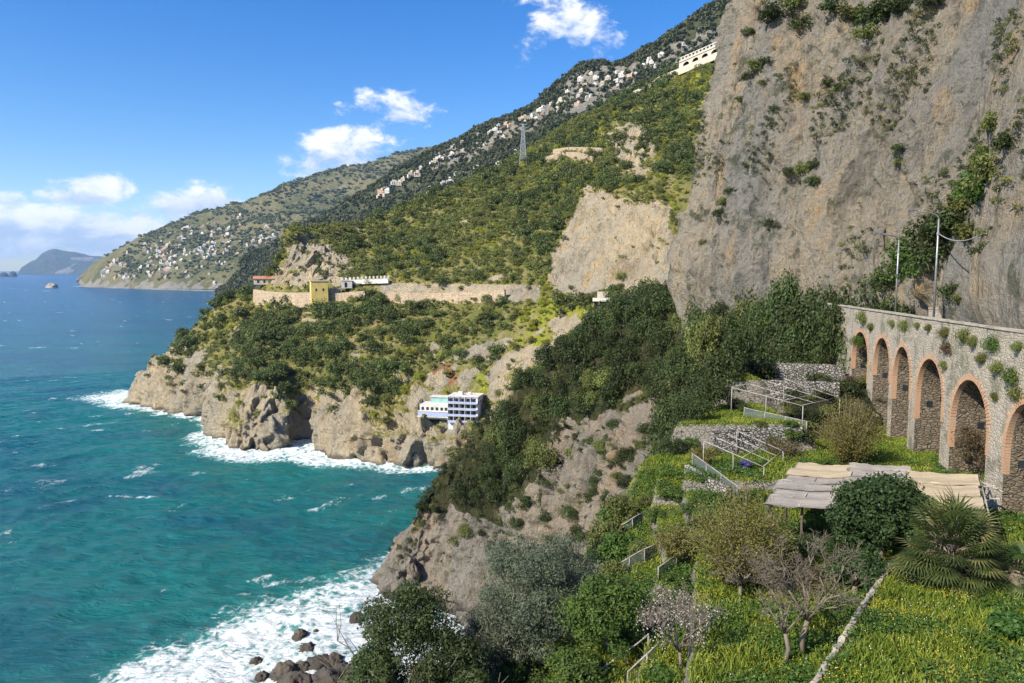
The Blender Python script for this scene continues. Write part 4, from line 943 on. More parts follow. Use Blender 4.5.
# ------------------------------------------------------------------ garden: walls, frames, fences
def gnd(px, py, lo=18, hi=92):
    Y = np.linspace(lo, hi, 1500); p = at(np.full(1500, px, float), np.full(1500, py, float), Y); h = ground_h(p[:, 0], p[:, 1])
    k = np.where(p[:, 2] <= h)[0]; i = k[0] if len(k) else 1499; q = p[i].copy(); q[2] = h[i]; return q
def gz(x, y): return float(ground_h(np.array([x]), np.array([y]))[0])
def dry_wall(name, pts, h, th, label, mat=None, seed=0, cope=None):
    """a rough wall following plan points on the ground: body displaced by stone-scale noise"""
    mat = mat or M_DRY; P = np.array(pts, float); L = np.r_[0, np.cumsum(np.linalg.norm(np.diff(P[:, :2], axis=0), axis=1))]
    n = int(max(8, L[-1]/.22)); s = np.linspace(0, L[-1], n); q = np.stack([np.interp(s, L, P[:, k]) for k in range(3)], 1)
    t = np.gradient(q[:, :2], axis=0); t /= np.linalg.norm(t, axis=1)[:, None]; nv = np.stack([t[:, 1], -t[:, 0]], 1)
    prof = [(-th/2, -.5), (-th/2, h*.33), (-th/2, h*.66), (-th/2*.95, h*.97), (0, h), (th/2*.95, h*.97), (th/2, h*.66), (th/2, h*.33), (th/2, -.5)]
    G = np.stack([np.concatenate([q[:, :2]+nv*o, (q[:, 2]+z)[:, None]], 1) for (o, z) in prof], 0)
    G = G+np.stack([perlin(G*2.6+seed+k*9) for k in range(3)], -1)*.09
    mb = MB(); mb.add(G.reshape(-1, 3), grid_faces(*G.shape[:2])); i = np.arange(G.shape[0]*n).reshape(-1, n)
    for c in (0, n-1): mb.add(G[:, c], None, [[0, k+1, k] if c == 0 else [0, k, k+1] for k in range(1, len(prof)-1)])
    return tag(mb.build(name, mat), label, 'wall')
q0 = gnd(686, 505); q1 = gnd(727, 505)
def gp(px, py, Y, dz=0): p = at(px, py, Y); p[2] = gz(p[0], p[1])+dz; return p
a = at(687, 476, 60.5); b_ = at(729, 492, 55.5); a[2] = 57.0; b_[2] = 56.6
dry_wall('dry_stone_wall', [a, (a+b_)/2+W3(-.2, -.2, 0), b_], 1.9, .5, 'pale dry stone wall ending the left side of the lower terrace', seed=1)
a = at(760, 415, 79); b_ = at(838, 408, 77.0); a[2] = 60.9; b_[2] = 60.9
dry_wall('terrace_wall', [a, b_], 2.4, .6, 'grey stone terrace wall behind the upper vine frame', seed=2)
a = at(712, 460, 66); b_ = at(800, 462, 66); a[2] = 58.6; b_[2] = 58.8
dry_wall('terrace_wall', [a, b_], 2.1, .6, 'rough stone terrace wall behind the lower vine frame', seed=3)
a = at(775, 372, 84); b_ = at(842, 372, 82); a[2] = 62.8; b_[2] = 62.8
dry_wall('terrace_wall', [a, b_], 1.7, .6, 'low mossy stone wall on the highest terrace beside the viaduct end', seed=4)
wl = [WALL_A+W3(0, 0, 0), (WALL_A+WALL_B)/2, WALL_B]
wl = [W3(p[0]-.1, p[1], gz(p[0]-.6, p[1])) for p in (WALL_A, WALL_A*.66+WALL_B*.34, WALL_A*.33+WALL_B*.67, WALL_B, WALL_B*1.3-WALL_A*.3)]
dry_wall('garden_kerb_wall', wl, 1.62, .26, 'narrow stone wall edging the raised flowery bank at lower right', M_COPE, seed=5)

def pole(a, b_, r=.05, ns=6): mb = MB(); mb.tube([a, (np.asarray(a)+b_)/2+RNG.normal(size=3)*.02, b_], [r, r*.95, r*.9], ns); return mb
def vine_frame(label, corners, nrail, ncross, postspts, r=.042):
    """corners: near-left, far-left, far-right, near-right (3D); posts go down to the ground"""
    A_, B_, C_, D_ = [np.asarray(c) for c in corners]; root = empty('vine_frame', tuple(A_)); tag(root, label, 'vine frame', 'open pole frames on the terraces')
    for k in range(nrail):
        t = k/(nrail-1); child(pole(A_+(B_-A_)*t, D_+(C_-D_)*t, r).build('rail', M_WOODP, None, True), root)
    for k in range(ncross):
        t = k/(ncross-1); up = W3(0, 0, .09); child(pole(A_+(D_-A_)*t+up, B_+(C_-B_)*t+up, r*.85).build('cross_pole', M_WOODP, None, True), root)
    for p in postspts:
        p = np.asarray(p); child(pole(W3(p[0], p[1], gz(p[0], p[1])-.2), p, r*1.1).build('post', M_WOODP, None, True), root)
    return root
A1, B1, C1, D1 = at(732, 387.5, 72), at(784, 378.5, 77), at(840, 398, 74), at(803, 406, 67.5)
vine_frame('large upper frame of bleached poles beside dark trees and the viaduct', [A1, B1, C1, D1], 4, 5, [A1, B1, C1, D1, (A1+D1)/2, (B1+C1)/2])
A2, B2, C2, D2 = at(704, 441, 61), at(737, 431, 65.5), at(783, 451, 62.5), at(764, 467, 57.5)
vine_frame('lower frame of thin pale poles over the green terrace', [A2, B2, C2, D2], 4, 4, [A2, B2, C2, D2, (A2+D2)/2])
A3, B3, C3, D3 = at(653, 487, 62), at(664, 475, 65), at(686, 478, 64), at(684, 490, 61)
vine_frame('small grey pole frame against the rock face left of the pale wall', [A3, B3, C3, D3], 4, 2, [A3, D3, C3, (A3+D3)/2])
def fence(pts, h, npost, label, net=True, slack=0, zoff=0):
    root = empty('wire_fence', tuple(pts[0])); tag(root, label, 'fence', 'wire and pole fences along the terrace edges')
    P = np.array(pts, float); L = np.r_[0, np.cumsum(np.linalg.norm(np.diff(P, axis=0), axis=1))]
    f = lambda s: np.array([np.interp(s, L, P[:, k]) for k in range(3)])
    ss = np.linspace(0, L[-1], npost); pp = [f(s) for s in ss]
    for p in pp: child(pole(p-W3(0, 0, .3), p+W3(0, 0, h+.05), .04).build('post', M_WOODP, None, True), root)
    for a, b_ in zip(pp[:-1], pp[1:]):
        child(pole(a+W3(0, 0, h), b_+W3(0, 0, h), .042).build('rail', M_WOODP, None, True), root)
        if net:
            mb = MB(); mb.bar((a+b_)/2*0+a+W3(0, 0, h*.5), b_+W3(0, 0, h*.5), .012, h*.92); child(mb.build('netting', M_NET), root)
    return root
def gl(px, py, dz=0): p = gnd(px, py); p[2] += dz; return p
fence([gl(643, 524), gl(626, 534), gl(610, 544)], .95, 4, 'grey netting fence at the rock foot, farthest of the garden fences')
fence([gl(658, 556), gl(637, 566), gl(614, 581)], .95, 4, 'netting fence across the middle of the sloping garden left of the willow bush')
fence([gl(696, 556), gl(678, 568), gl(658, 582)], .9, 3, 'short netting fence with a pale top rail beside the tall willow bush')
fence([gl(648, 648), gl(622, 668), gl(588, 692)], .7, 4, 'bare pole handrail running out of the bottom edge of the garden', net=False)
fence([gl(662, 652), gl(645, 666), gl(628, 682)], .5, 3, 'short bare pole rail beside the almond tree at the bottom', net=False)
a = at(692, 470, 61.5); b_ = at(737, 492, 55); a[2] = gz(a[0]+1, a[1]); b_[2] = gz(b_[0]+1, b_[1])
fence([a, (a+b_)/2, b_], 1.1, 4, 'green netting fence on the edge of the lower terrace above the pale wall')
a = at(744, 422, 70); b_ = at(806, 441, 66.5); a[2] = gz(a[0], a[1]); b_[2] = gz(b_[0], b_[1])
fence([a, (a+b_)/2, b_], .9, 4, 'thin fence on the front edge of the upper terrace', net=True)

# reed roofed pergola
m, g, b = new_mat('reed_mat'); P = g.node('ShaderNodeTexCoord').outputs['Generated']; oi = g.node('ShaderNodeObjectInfo')
n = g.noise(g.scale(P, (2.5, 70, 1)), 1, 5, .7, .2); c = g.mix(g.ramp(n, .35, .68), (.43, .385, .33), (.23, .20, .17))
c = g.mix(g.m('MULTIPLY', g.ramp(g.noise(g.scale(P, (3, 4, 1)), 1, 4, .6), .5, .68), .4), c, (.16, .15, .14))
g.l.new(c, b.inputs['Base Color']); g.l.new(g.bump(n, .8, .06), b.inputs['Normal']); M_REED = m
m, g, b = new_mat('new_straw_mat'); P = g.node('ShaderNodeTexCoord').outputs['Generated']
n = g.noise(g.scale(P, (2, 60, 1)), 1, 5, .7, .2); g.l.new(g.mix(g.ramp(n, .35, .68), (.52, .43, .29), (.34, .265, .165)), b.inputs['Base Color']); g.l.new(g.bump(n, .7, .05), b.inputs['Normal']); M_STRAW = m
PG = empty('reed_pergola', (23, 47, 57.5)); tag(PG, 'wide pergola shelter roofed with grey and straw coloured reed mats', 'pergola')
RA, RB, RC, RD = at(797, 464, 53), at(972, 473, 51.0), at(767, 503, 45), at(980, 512, 43.0)
def rp(u, v): return (RA*(1-u)+RB*u)*(1-v)+(RC*(1-u)+RD*u)*v          # u left-right, v back-front
def mat_sheet(u0, u1, v0, v1, lift, mat, seed):
    nu, nv = 26, 18; Uu, Vv = np.meshgrid(np.linspace(u0, u1, nu), np.linspace(v0, v1, nv), indexing='ij')
    G = (RA*(1-Uu[..., None])+RB*Uu[..., None])*(1-Vv[..., None])+(RC*(1-Uu[..., None])+RD*Uu[..., None])*Vv[..., None]
    G[..., 2] += lift+.10*fbm(np.stack([Uu*7+seed, Vv*5, 0*Uu], -1), 3)+.05*np.sin(Vv*26+seed)-.10*np.abs(np.sin(Uu*9.4))
    ed = (np.abs(Vv-v0) < 1e-6)|(np.abs(Vv-v1) < 1e-6); G = G+np.where(ed[..., None], np.stack([perlin(G*1.5+k+seed) for k in range(3)], -1)*.12, 0)
    V = np.concatenate([G.reshape(-1, 3), (G-W3(0, 0, .035)).reshape(-1, 3)]); k = nu*nv; f = grid_faces(nu, nv); i = np.arange(k).reshape(nu, nv)
    ring = np.concatenate([i[:, 0], i[-1, 1:], i[-2::-1, -1], i[0, -2:0:-1]]); r2 = np.roll(ring, -1)
    mb = MB(); mb.add(V, np.concatenate([f, f[:, ::-1]+k, np.stack([ring, ring+k, r2+k, r2], 1)]))
    o = child(mb.build('reed_mat', mat, None, True), PG); return o
def strips(u0, u1, v0, v1, n, lift, mat, seed):
    r = np.random.default_rng(seed)
    for k in range(n):
        a = v0+(v1-v0)*k/n; b_ = v0+(v1-v0)*(k+1)/n+.035
        mat_sheet(u0+r.normal()*.012, u1+r.normal()*.014, a, b_, lift+.035*(k % 2)+.03*r.random(), mat, seed*7+k)
strips(.0, .33, .0, .30, 2, .10, M_STRAW, 1); strips(-.005, .345, .30, 1.02, 4, .02, M_REED, 2)
strips(.31, .66, -.04, .26, 2, .14, M_REED, 4); strips(.32, .61, .26, 1.0, 4, .13, M_REED, 5)
strips(.59, 1.0, .12, .97, 3, .20, M_STRAW, 6)
for v in (.02, .5, .98):
    a, b_ = rp(-.01, v)-W3(0, 0, .16), rp(1.05, v)-W3(0, 0, .16); mb = MB(); mb.tube([a, (a+b_)/2, b_], [.07]*3, 7); child(mb.build('beam', M_WOODP, None, True), PG)
for u in np.linspace(.01, 1.04, 8):
    a, b_ = rp(u, -.03)-W3(0, 0, .09), rp(u, 1.04)-W3(0, 0, .09); mb = MB(); mb.tube([a, (a+b_)/2, b_], [.045]*3, 6); child(mb.build('rafter', M_WOODP, None, True), PG)
for (u, v) in [(.02, .98), (.17, .98), (.34, .98), (.56, .98), (.98, .98), (.02, .5), (.5, .5), (.98, .5), (.02, .02), (.5, .02), (1.03, .02)]:
    p = rp(u, v)-W3(0, 0, .1); mb = MB(); mb.tube([W3(p[0], p[1], gz(p[0], p[1])-.2), p], [.085, .075], 8); child(mb.build('post', M_WOODD, None, True), PG)
p = at(845, 516, 47.5); z0 = gz(p[0], p[1]); pot = MB(); pr = [(0, .0), (.38, .0), (.55, .55), (.62, .60), (.62, .72), (.52, .72), (.45, .55), (0, .5)]
a_ = np.linspace(0, 2*math.pi, 18, endpoint=False); V = np.array([[r*math.cos(t), r*math.sin(t), z] for (r, z) in pr for t in a_]); i = np.arange(len(V)).reshape(len(pr), 18)
pot.add(V, np.stack([i[:-1], np.roll(i[:-1], -1, 1), np.roll(i[1:], -1, 1), i[1:]], -1).reshape(-1, 4)); o = pot.build('plant_pot', M_POT, None, True); o.location = (p[0], p[1], z0); o.scale = (1.2, 1.2, 1.0)
tag(o, 'orange terracotta pot standing under the reed pergola', 'pot')
# broken poles lying behind the pergola's right end
for k, (x0, y0, x1, y1) in enumerate([(972, 478, 1003, 492), (968, 488, 996, 486), (985, 480, 982, 512), (970, 498, 1000, 499)]):
    mb = pole(at(x0, y0, 50), at(x1, y1, 47.5), .07); o = mb.build('loose_pole', M_WOODP, None, True); tag(o, 'loose weathered pole leaning at the right end of the pergola by a pier', 'pole', 'loose poles beside the pergola')

# ------------------------------------------------------------------ buildings across the cove
def frame2(c, yaw): R = rotz(yaw); return c, R
def hotel():
    c = at(463, 422, 284); yaw = math.radians(-12); R = rotz(yaw)   # local x right, y away
    root = empty('seaside_hotel', tuple(c), yaw); root.scale = (.88, .88, .80); tag(root, 'white and pale blue terraced hotel low on the rocks above the cove', 'hotel')
    fl = 3.1; w, dp = 13.5, 10.0
    mb = MB(); mb.box((0, dp/2, 6.2-2), (w, dp, 12.4+4)); mb.build('wall', M_LILAC, root)
    mb = MB(); mb.box((0, dp/2, 12.5), (w+.7, dp+.7, .3)); mb.box((-2.2, 4.5, 13.4), (2.0, 2.0, 1.7)); mb.box((1.5, 6, 13.1), (1.2, 1.2, 1.2)); mb.build('roof', M_WHITE, root)
    for k in range(4):
        z = k*fl
        s_ = MB(); s_.box((0, -.85, z+.02), (w-.2, 1.7, .22)); bal = s_.build('balcony', M_WHITE, root)
        r_ = MB(); r_.box((0, -1.66, z+.62), (w-.3, .07, .85)); r_.build('railing', M_BLUE, bal)
        for x in (-5.2, -2.6, 0, 2.6, 5.2):
            d_ = MB(); d_.box((x, -.01, z+1.35), (1.3, .12, 2.2)); f = d_.build('window', M_DARKW, root)
            e_ = MB(); e_.box((x-1.3, -.85, z+1.5), (.14, 1.6, 2.8)); e_.build('partition', M_WHITE, bal)
    for x in (-3, 0, 3):
        d_ = MB(); d_.box((w/2+.0, dp/2+x, 9.5), (.12, 1.1, 1.5)); d_.build('window', M_DARKW, root)
    lw = MB(); lw.box((-13.2, 3.6, 4.5), (13.2, 8.5, 7.0)); lw.build('wing', M_WHITE, root)
    s_ = MB(); s_.box((-13.6, -.6, 4.8), (14.0, 1.4, .3)); b2 = s_.build('terrace', M_WHITE, root)
    r_ = MB(); r_.box((-13.6, -1.28, 3.5), (13.6, .1, 2.0)); r_.build('railing', M_BLUE, b2)
    s_ = MB(); s_.box((-13.6, -1.0, 2.2), (14.2, 1.2, .4)); s_.build('terrace', M_WHITE, root)
    t_ = MB(); t_.box((-12.2, 5.0, 8.1), (11.5, 5.5, .25)); t_.build('deck', M_WHITE, root)
    t_ = MB(); t_.box((-12.0, 2.2, 6.6), (11.0, .5, 2.6)); t_.build('glazing', M_TEAL, root)
    t_ = MB(); t_.box((-11.0, 6.0, 9.6), (10.0, 4.0, 2.8)); t_.build('glazing', M_TEAL, root)
    t_ = MB(); t_.box((-11.0, 6.0, 11.15), (11.0, 4.8, .3)); t_.build('canopy', M_WHITE, root)
    for x in (-18.4, -16.2, -14, -11.8, -9.6, -7.6): t_ = MB(); t_.box((x, -.66, 6.1), (1.2, .12, 1.5)); t_.build('window', M_DARKW, root)
    for x in (-14, -9): t_ = MB(); t_.box((x, 1.9, 6.4), (1.3, .1, 1.9)); t_.build('window', M_DARKW, root)
hotel()
# yellow tower house
c = at(320, 304, 388); root = empty('tower_house', tuple(c), math.radians(20)); tag(root, 'square yellow tower house below the coast road', 'house')
mb = MB(); mb.box((0, 4.2, 4.6), (8.6, 8.4, 14.4)); mb.build('wall', M_YELL, root)
mb = MB(); mb.box((0, 4.2, 12.0), (9.2, 9.0, .4)); mb.build('roof', M_CREAM, root)
for (x, z) in ((-1.8, 7.5), (1.8, 7.5)): mb = MB(); mb.box((x, -.02, z), (.8, .12, 1.3)); mb.build('window', M_DARKW, root)
mb = MB(); mb.box((4.32, 4.2, 7.0), (.12, .9, 1.5)); mb.build('window', M_DARKW, root)
mb = MB(); mb.box((8.4, 6.0, 3.0), (7.0, 6, 10)); mb.build('annex', M_RET, root)
# red roofed roadside house
c = at(268, 284, 438); root = empty('roadside_house', tuple(c), math.radians(12)); tag(root, 'long low house with red roof at the bend of the coast road', 'house')
mb = MB(); mb.box((0, 3, 1.4), (16, 6, 3.4)); mb.build('wall', M_CREAM, root)
mb = MB(); mb.add([(-8.5, -.6, 3.05), (8.5, -.6, 3.05), (8.5, 6.6, 3.05), (-8.5, 6.6, 3.05), (-8.5, 3, 4.7), (8.5, 3, 4.7)], [[0, 1, 5, 4], [3, 4, 5, 2], [3, 2, 1, 0]], [[0, 4, 3], [1, 2, 5]]); mb.build('roof', M_TILE, root)
for x in (-5.5, -2, 2, 5.5): mb = MB(); mb.box((x, -.02, 1.5), (1.2, .12, 1.6)); mb.build('window', M_DARKW, root)
# white kiosk and balustraded terrace
c = at(347, 287.5, 396); root = empty('roadside_kiosk', tuple(c), math.radians(14)); tag(root, 'small white building with dark arched doorway beside the coast road', 'house')
mb = MB(); mb.box((0, 2, 1.6), (5.4, 4, 4.0)); mb.build('wall', M_WHITE, root); mb = MB(); mb.box((0, 2, 3.7), (5.9, 4.5, .25)); mb.build('roof', M_WHITE, root)
mb = MB(); mb.box((-.6, -.03, 1.2), (1.3, .12, 2.1)); mb.tube([(-.6, -.09, 2.2), (-.6, .02, 2.2)], [.65, .65], 14); mb.build('doorway', M_DARKW, root)
def hill_strip(name, pxs, h, th, label, cat, mat, lift=0, terr='hillside', rail=False, below=1.5):
    """a wall that follows the hillside through image columns; pxs: (px, py) of its foot"""
    pts = []
    for (px, py) in pxs: pts.append(on_terr(terr, px, py, 3)+W3(-.4, -1.2, lift))
    P = np.array(pts); mb = MB()
    for a, b_ in zip(P[:-1], P[1:]):
        mb.bar(a+W3(0, 0, h/2-below/2), b_+W3(0, 0, h/2-below/2), th, h+below)
    return P, mb
def simple_wall(name, pxs, h, th, label, mat, **kw):
    P, mb = hill_strip(name, pxs, h, th, label, 'wall', mat, **kw); return tag(mb.build(name, mat), label, 'wall')
simple_wall('retaining_wall', [(254, 299), (266, 301), (282, 302), (298, 303), (312, 303)], 7.0, 1.2, 'tall brown stone retaining wall under the coast road left of the yellow tower', M_RET, below=4)
simple_wall('retaining_wall', [(328, 298), (340, 297), (352, 296), (366, 295)], 3.6, 1.0, 'lower stone retaining wall under the coast road right of the yellow tower', M_RET, below=4)
simple_wall('retaining_wall', [(388, 297), (410, 298), (432, 299), (456, 299), (480, 298), (505, 296)], 4.2, 1.0, 'long cream rubble wall below the road in the middle of the hill', M_RET, below=4)
simple_wall('terrace_band', [(546, 160), (560, 156), (575, 157), (591, 163)], 4.0, 1.0, 'lower of two curved retaining walls of the hairpin road high on the hill', M_RET, below=4)
simple_wall('terrace_band', [(554, 153), (568, 151), (582, 151), (600, 153)], 4.0, 1.0, 'upper of two curved retaining walls of the hairpin road high on the hill', M_RET, below=4)
simple_wall('upper_road_wall', [(628, 84), (642, 79), (656, 75), (668, 70), (679, 66)], 4.5, 1.0, 'pale wall of the high road climbing to the arched white building', M_CREAM, below=4)
P, mb = hill_strip('balustrade', [(342, 284), (354, 283), (366, 282.5), (378, 282), (389, 281.5)], 1.0, .5, '', '', M_WHITE, lift=2.2)
BL = empty('balustrade', tuple(P[0])); tag(BL, 'white pillared balustrade above the coast road', 'balustrade'); child(mb.build('base_wall', M_WHITE), BL)
for k in range(13):
    t = k/12*(len(P)-1); i = min(int(t), len(P)-2); q = P[i]+(P[i+1]-P[i])*(t-i); mb = MB(); mb.box(q+W3(0, 0, 1.7), (.9, .9, 1.6)); child(mb.build('pillar', M_WHITE), BL)
# roadside terrace where the road goes behind the shaded ridge
c = on_terr('hillside', 606, 300, 3); root = empty('viewpoint_terrace', tuple(c), math.radians(-8)); tag(root, 'roadside platform with white parapet and dark underside below the bright rock face', 'terrace')
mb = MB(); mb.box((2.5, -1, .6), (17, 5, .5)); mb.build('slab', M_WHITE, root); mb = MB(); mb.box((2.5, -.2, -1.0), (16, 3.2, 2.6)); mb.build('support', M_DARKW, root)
mb = MB(); mb.box((2.5, -3.3, 1.3), (17, .3, .9)); mb.build('parapet', M_WHITE, root); mb = MB(); mb.box((-2.2, 1.4, 2.4), (4.2, 3.0, 3.2)); mb.build('kiosk', M_CREAM, root)
# arched building high on the ridge
p0 = at(679, 67, 585); p1 = at(722, 48.5, 560); dv = (p1-p0)[:2]; LL = np.linalg.norm(dv); dv = dv/LL; nv = np.array([dv[1], -dv[0]]); nv = nv if nv[1] < 0 else -nv
ks = (p1[2]-p0[2])/LL; zb0 = p0[2]-6; AB = empty('arched_building', tuple(p0)); tag(AB, 'white arched building with balustrade on the skyline beside the grey cliff', 'building')
ars = [(LL*(.10+.22*k), LL*(.10+.22*k)+LL*.14, zb0+5.9, zb0+7.7) for k in range(4)]
mb, Wb = arch_wall(np.r_[p0[:2], 0], dv, nv, 0, LL, ars, zb0, zb0+10.6, 9, ks, 10); child(mb.build('wall', [M_CREAM, M_DARKW]), AB)
mb = MB(); mb.add([Wb(s_, z, 3.0) for s_ in (.3, LL-.3) for z in (zb0+.3, zb0+10)], [[0, 2, 3, 1]]); child(mb.build('back_wall', M_DARKW), AB)
mb = MB(); mb.add([Wb(s_, z, o_) for s_ in (-.3, LL) for z in (zb0, zb0+5.0) for o_ in (-.35, 1.0)], [[0, 1, 3, 2], [4, 6, 7, 5], [0, 4, 5, 1], [2, 3, 7, 6], [0, 2, 6, 4], [1, 5, 7, 3]]); child(mb.build('base_wall', M_CREAM), AB)
mb = MB(); mb.add([Wb(0, zb0+9.0, -.5), Wb(LL, zb0+9.0, -.5), Wb(LL, zb0+9.5, -.5), Wb(0, zb0+9.5, -.5), Wb(0, zb0+9.0, -.01), Wb(LL, zb0+9.0, -.01), Wb(LL, zb0+9.5, -.01), Wb(0, zb0+9.5, -.01)], [[0, 1, 2, 3], [3, 2, 6, 7], [0, 4, 5, 1], [0, 3, 7, 4], [1, 5, 6, 2]]); child(mb.build('cornice', M_CREAM), AB)
for k in range(12):
    s_ = LL*(k+.5)/12; q = np.array(Wb(s_, zb0+11.5, .6)); mb = MB(); mb.box(q, (1.0, 1.0, 1.8)); child(mb.build('baluster', M_WHITE), AB)
a, b_ = np.array(Wb(0, zb0+12.5, .6)), np.array(Wb(LL, zb0+12.5, .6)); mb = MB(); mb.bar(a, b_, .8, .5); child(mb.build('rail', M_WHITE), AB)
# lattice pylon
c = on_terr('hillside', 523, 161, 4); c = at(523, 160, max(c[1]-4, 560)); ht = at(523, 124, c[1])[2]-c[2]; PY = empty('pylon', tuple(c)); tag(PY, 'grey steel lattice pylon standing on the ridge against the dark valley', 'pylon')
mb = MB(); hw = lambda t: 2.6*(1-t)+.55*t
for sx_ in (-1, 1):
    for sy_ in (-1, 1): mb.bar((sx_*2.6, sy_*2.6, -4), (sx_*.55, sy_*.55, ht), .42)
mb.build('leg_frame', M_STEEL, PY); mb = MB(); N_ = 8
for k in range(N_):
    t0, t1 = k/N_, (k+1)/N_; a0, a1 = hw(t0), hw(t1)
    for sg in (-1, 1):
        mb.bar((-a0, sg*a0, t0*ht), (a1, sg*a1, t1*ht), .26); mb.bar((a0, sg*a0, t0*ht), (-a1, sg*a1, t1*ht), .26)
        mb.bar((sg*a0, -a0, t0*ht), (sg*a1, a1, t1*ht), .26); mb.bar((-a1, sg*a1, t1*ht), (a1, sg*a1, t1*ht), .22)
mb.build('lattice', M_STEEL, PY)
mb = MB(); mb.bar((-3.4, 0, ht*.9), (3.4, 0, ht*.9), .4); mb.bar((-2.6, 0, ht*.99), (2.6, 0, ht*.99), .4); mb.build('cross_arm', M_STEEL, PY)
# houses of the towns
def house_proto(mat, seed):
    r = np.random.default_rng(seed); mb = MB(); mb.box((0, 0, .25), (1, .8, 1.1)); w2 = r.uniform(.4, .7); mb.box((r.uniform(-.25, .25), .1, .95), (w2, .6, .5))
    for x in (-.3, 0, .3): mb.box((x, -.402, .5), (.12, .02, .2), mi=1)
    for x in (-.3, 0, .3): mb.box((x, -.402, .1), (.12, .02, .2), mi=1)
    o = mb.build('town_house', [mat, M_DARKW]); d = o.data; bpy.data.objects.remove(o); return d
HP = [house_proto(mt, 300+i) for i, mt in enumerate((M_WHITE, M_WHITE, M_WHITE, M_CREAM, M_PINK))]
def town(terr, poly, n, sp, size, seed, label, group, dens=None, want=999):
    def pr(P, N, rk_):
        px, py, d = proj(P); w = inpoly(px, py, poly)*1.0; return w*(dens(px, py, P) if dens else 1)
    P, _ = scatter(terr, n, pr, lambda p: sp, seed); r = np.random.default_rng(seed)
    for p in P[:want]:
        s_ = size*r.uniform(.65, 1.35); inst('town_house', HP[r.integers(5)], p-W3(0, 0, s_*.1), (s_*r.uniform(.9, 1.5), s_, s_*r.uniform(.55, .8)), r.uniform(-.9, .4), label, 'house', group)
    print(group, len(P[:want]))
town('far_headland', [(96, 278), (112, 259), (150, 241), (200, 222), (246, 214), (285, 226), (285, 240), (258, 262), (226, 289), (180, 283), (130, 280)], 5200, 9.5, 12.5, 51, 'small white house of the town scattered over the far headland', 'white houses on the far headland',
     lambda px, py, P: .12+sstep(-.15, .3, fbm(P/210, 3))*np.exp(-((py-(262-(px-140)*.26))/14)**2), 230)
def band(poly, off): return poly
town('valley_slope', [(436, 168), (440, 153), (470, 139), (500, 126), (534, 107), (560, 93), (592, 72), (625, 70), (660, 55), (690, 36), (690, 46), (650, 72), (610, 92), (575, 108), (540, 122), (505, 138), (470, 152)], 1100, 7, 7, 52, 'small pale house of the village strung along the high ridge', 'pale houses along the high ridge', None, 75)
town('valley_slope', [(372, 196), (440, 158), (452, 160), (400, 185), (380, 200)], 60, 10, 10, 53, 'small white house lining the crest in front of the far headland', 'white houses on the lower crest', None, 16)
town('valley_slope', [(400, 225), (425, 190), (470, 165), (540, 130), (540, 150), (480, 185), (430, 214)], 60, 18, 9, 54, 'lone white house among the dark woods of the valley side', 'scattered houses in the dark valley', None, 14)
# ------------------------------------------------------------------ plants of the garden
def branchy(mb, base, h, spread, nlimb, r0, seed, fork=.35, levels=2, droop=0):
    """a tapered trunk that forks into limbs and twigs; returns twig tips"""
    rg = np.random.default_rng(seed); tips = []
    top = np.array([rg.normal()*.1*h*.3, rg.normal()*.1*h*.3, h*fork]); b0 = np.zeros(3)
    mb.tube([b0-W3(0, 0, .3), b0+(top-b0)*.5+rg.normal(size=3)*.03*h, top], [r0*1.25, r0, r0*.85], 8)
    def grow(p, d, L, r, lv):
        q1 = p+d*L*.5+rg.normal(size=3)*.06*L; q2 = p+d*L+rg.normal(size=3)*.08*L+W3(0, 0, -droop*L)
        mb.tube([p, q1, q2], [r, r*.75, r*.5], 6)
        if lv == 0: tips.append(q2); tips.append(q1); return
        for k in range(rg.integers(2, 4)):
            e = d+rg.normal(size=3)*.55; e[2] += .25; e /= np.linalg.norm(e); grow(q2 if k else q1, e, L*.62, r*.5, lv-1)
    for k in range(nlimb):
        a = k/nlimb*6.28+rg.random(); d = np.array([math.cos(a)*spread, math.sin(a)*spread, 1.]); d /= np.linalg.norm(d); grow(top, d, h*.42, r0*.6, levels)
    return tips
def big_tree(name, p, rx, h, mat, leaf, nb, per, seed, label, cat='tree', br=.28, aspect=.5, trunk=True, upn=.4, fill=.66, flat=.85, zc=None, ry=1.0, taper=0, r0=.16, group=None, hc=None):
    root = empty(name, tuple(p), random.random()*.5); tag(root, label, cat, group)
    V, Fq, t = crown(rx, hc/2 if hc else h*.52, nb, per, leaf, seed, br=br, aspect=aspect, fill=fill, flat=flat, upn=upn, zc=(h-hc/2 if hc else h*.5) if zc is None else zc, taper=taper)
    V = V*W3(1, ry, 1); mesh_np('crown' if trunk else 'foliage', V, Fq, mat, False, {'tint': t}, root)
    if trunk:
        mb = MB(); branchy(mb, None, h*.8, .55, 5, r0, seed); mb.build('trunk', M_BARK, root, True)
    return root
def G2(px, Y): x = at(px, 600, Y)[0]; return W3(x, Y, gz(x, Y))
p = G2(540, 41); big_tree('olive_tree', p-W3(0, 0, .3), 3.9, 60.4-p[2], L_OLIVE, .18, 100, 520, 401, 'large silvery olive tree in the middle of the foreground', br=.24, aspect=.28, upn=.1, r0=.22)
p = G2(500, 39.5); big_tree('olive_tree', p-W3(0, 0, .3), 2.8, 57.3-p[2], L_OLIVE, .17, 60, 380, 402, 'smaller grey green olive tree lower left of the large olive', br=.26, aspect=.28, upn=.1)
p = G2(608, 37); big_tree('citrus_tree', p-W3(0, 0, .2), 2.5, 59.0-p[2], L_CITRUS, .17, 60, 260, 403, 'glossy green citrus tree between the olive and the almond tree', br=.27, aspect=.55)
p = G2(575, 34); big_tree('citrus_tree', p-W3(0, 0, .2), 1.9, 56.6-p[2], L_CITRUS, .16, 40, 240, 404, 'lower glossy green citrus tree at the bottom in front of the olive', br=.3, aspect=.55)
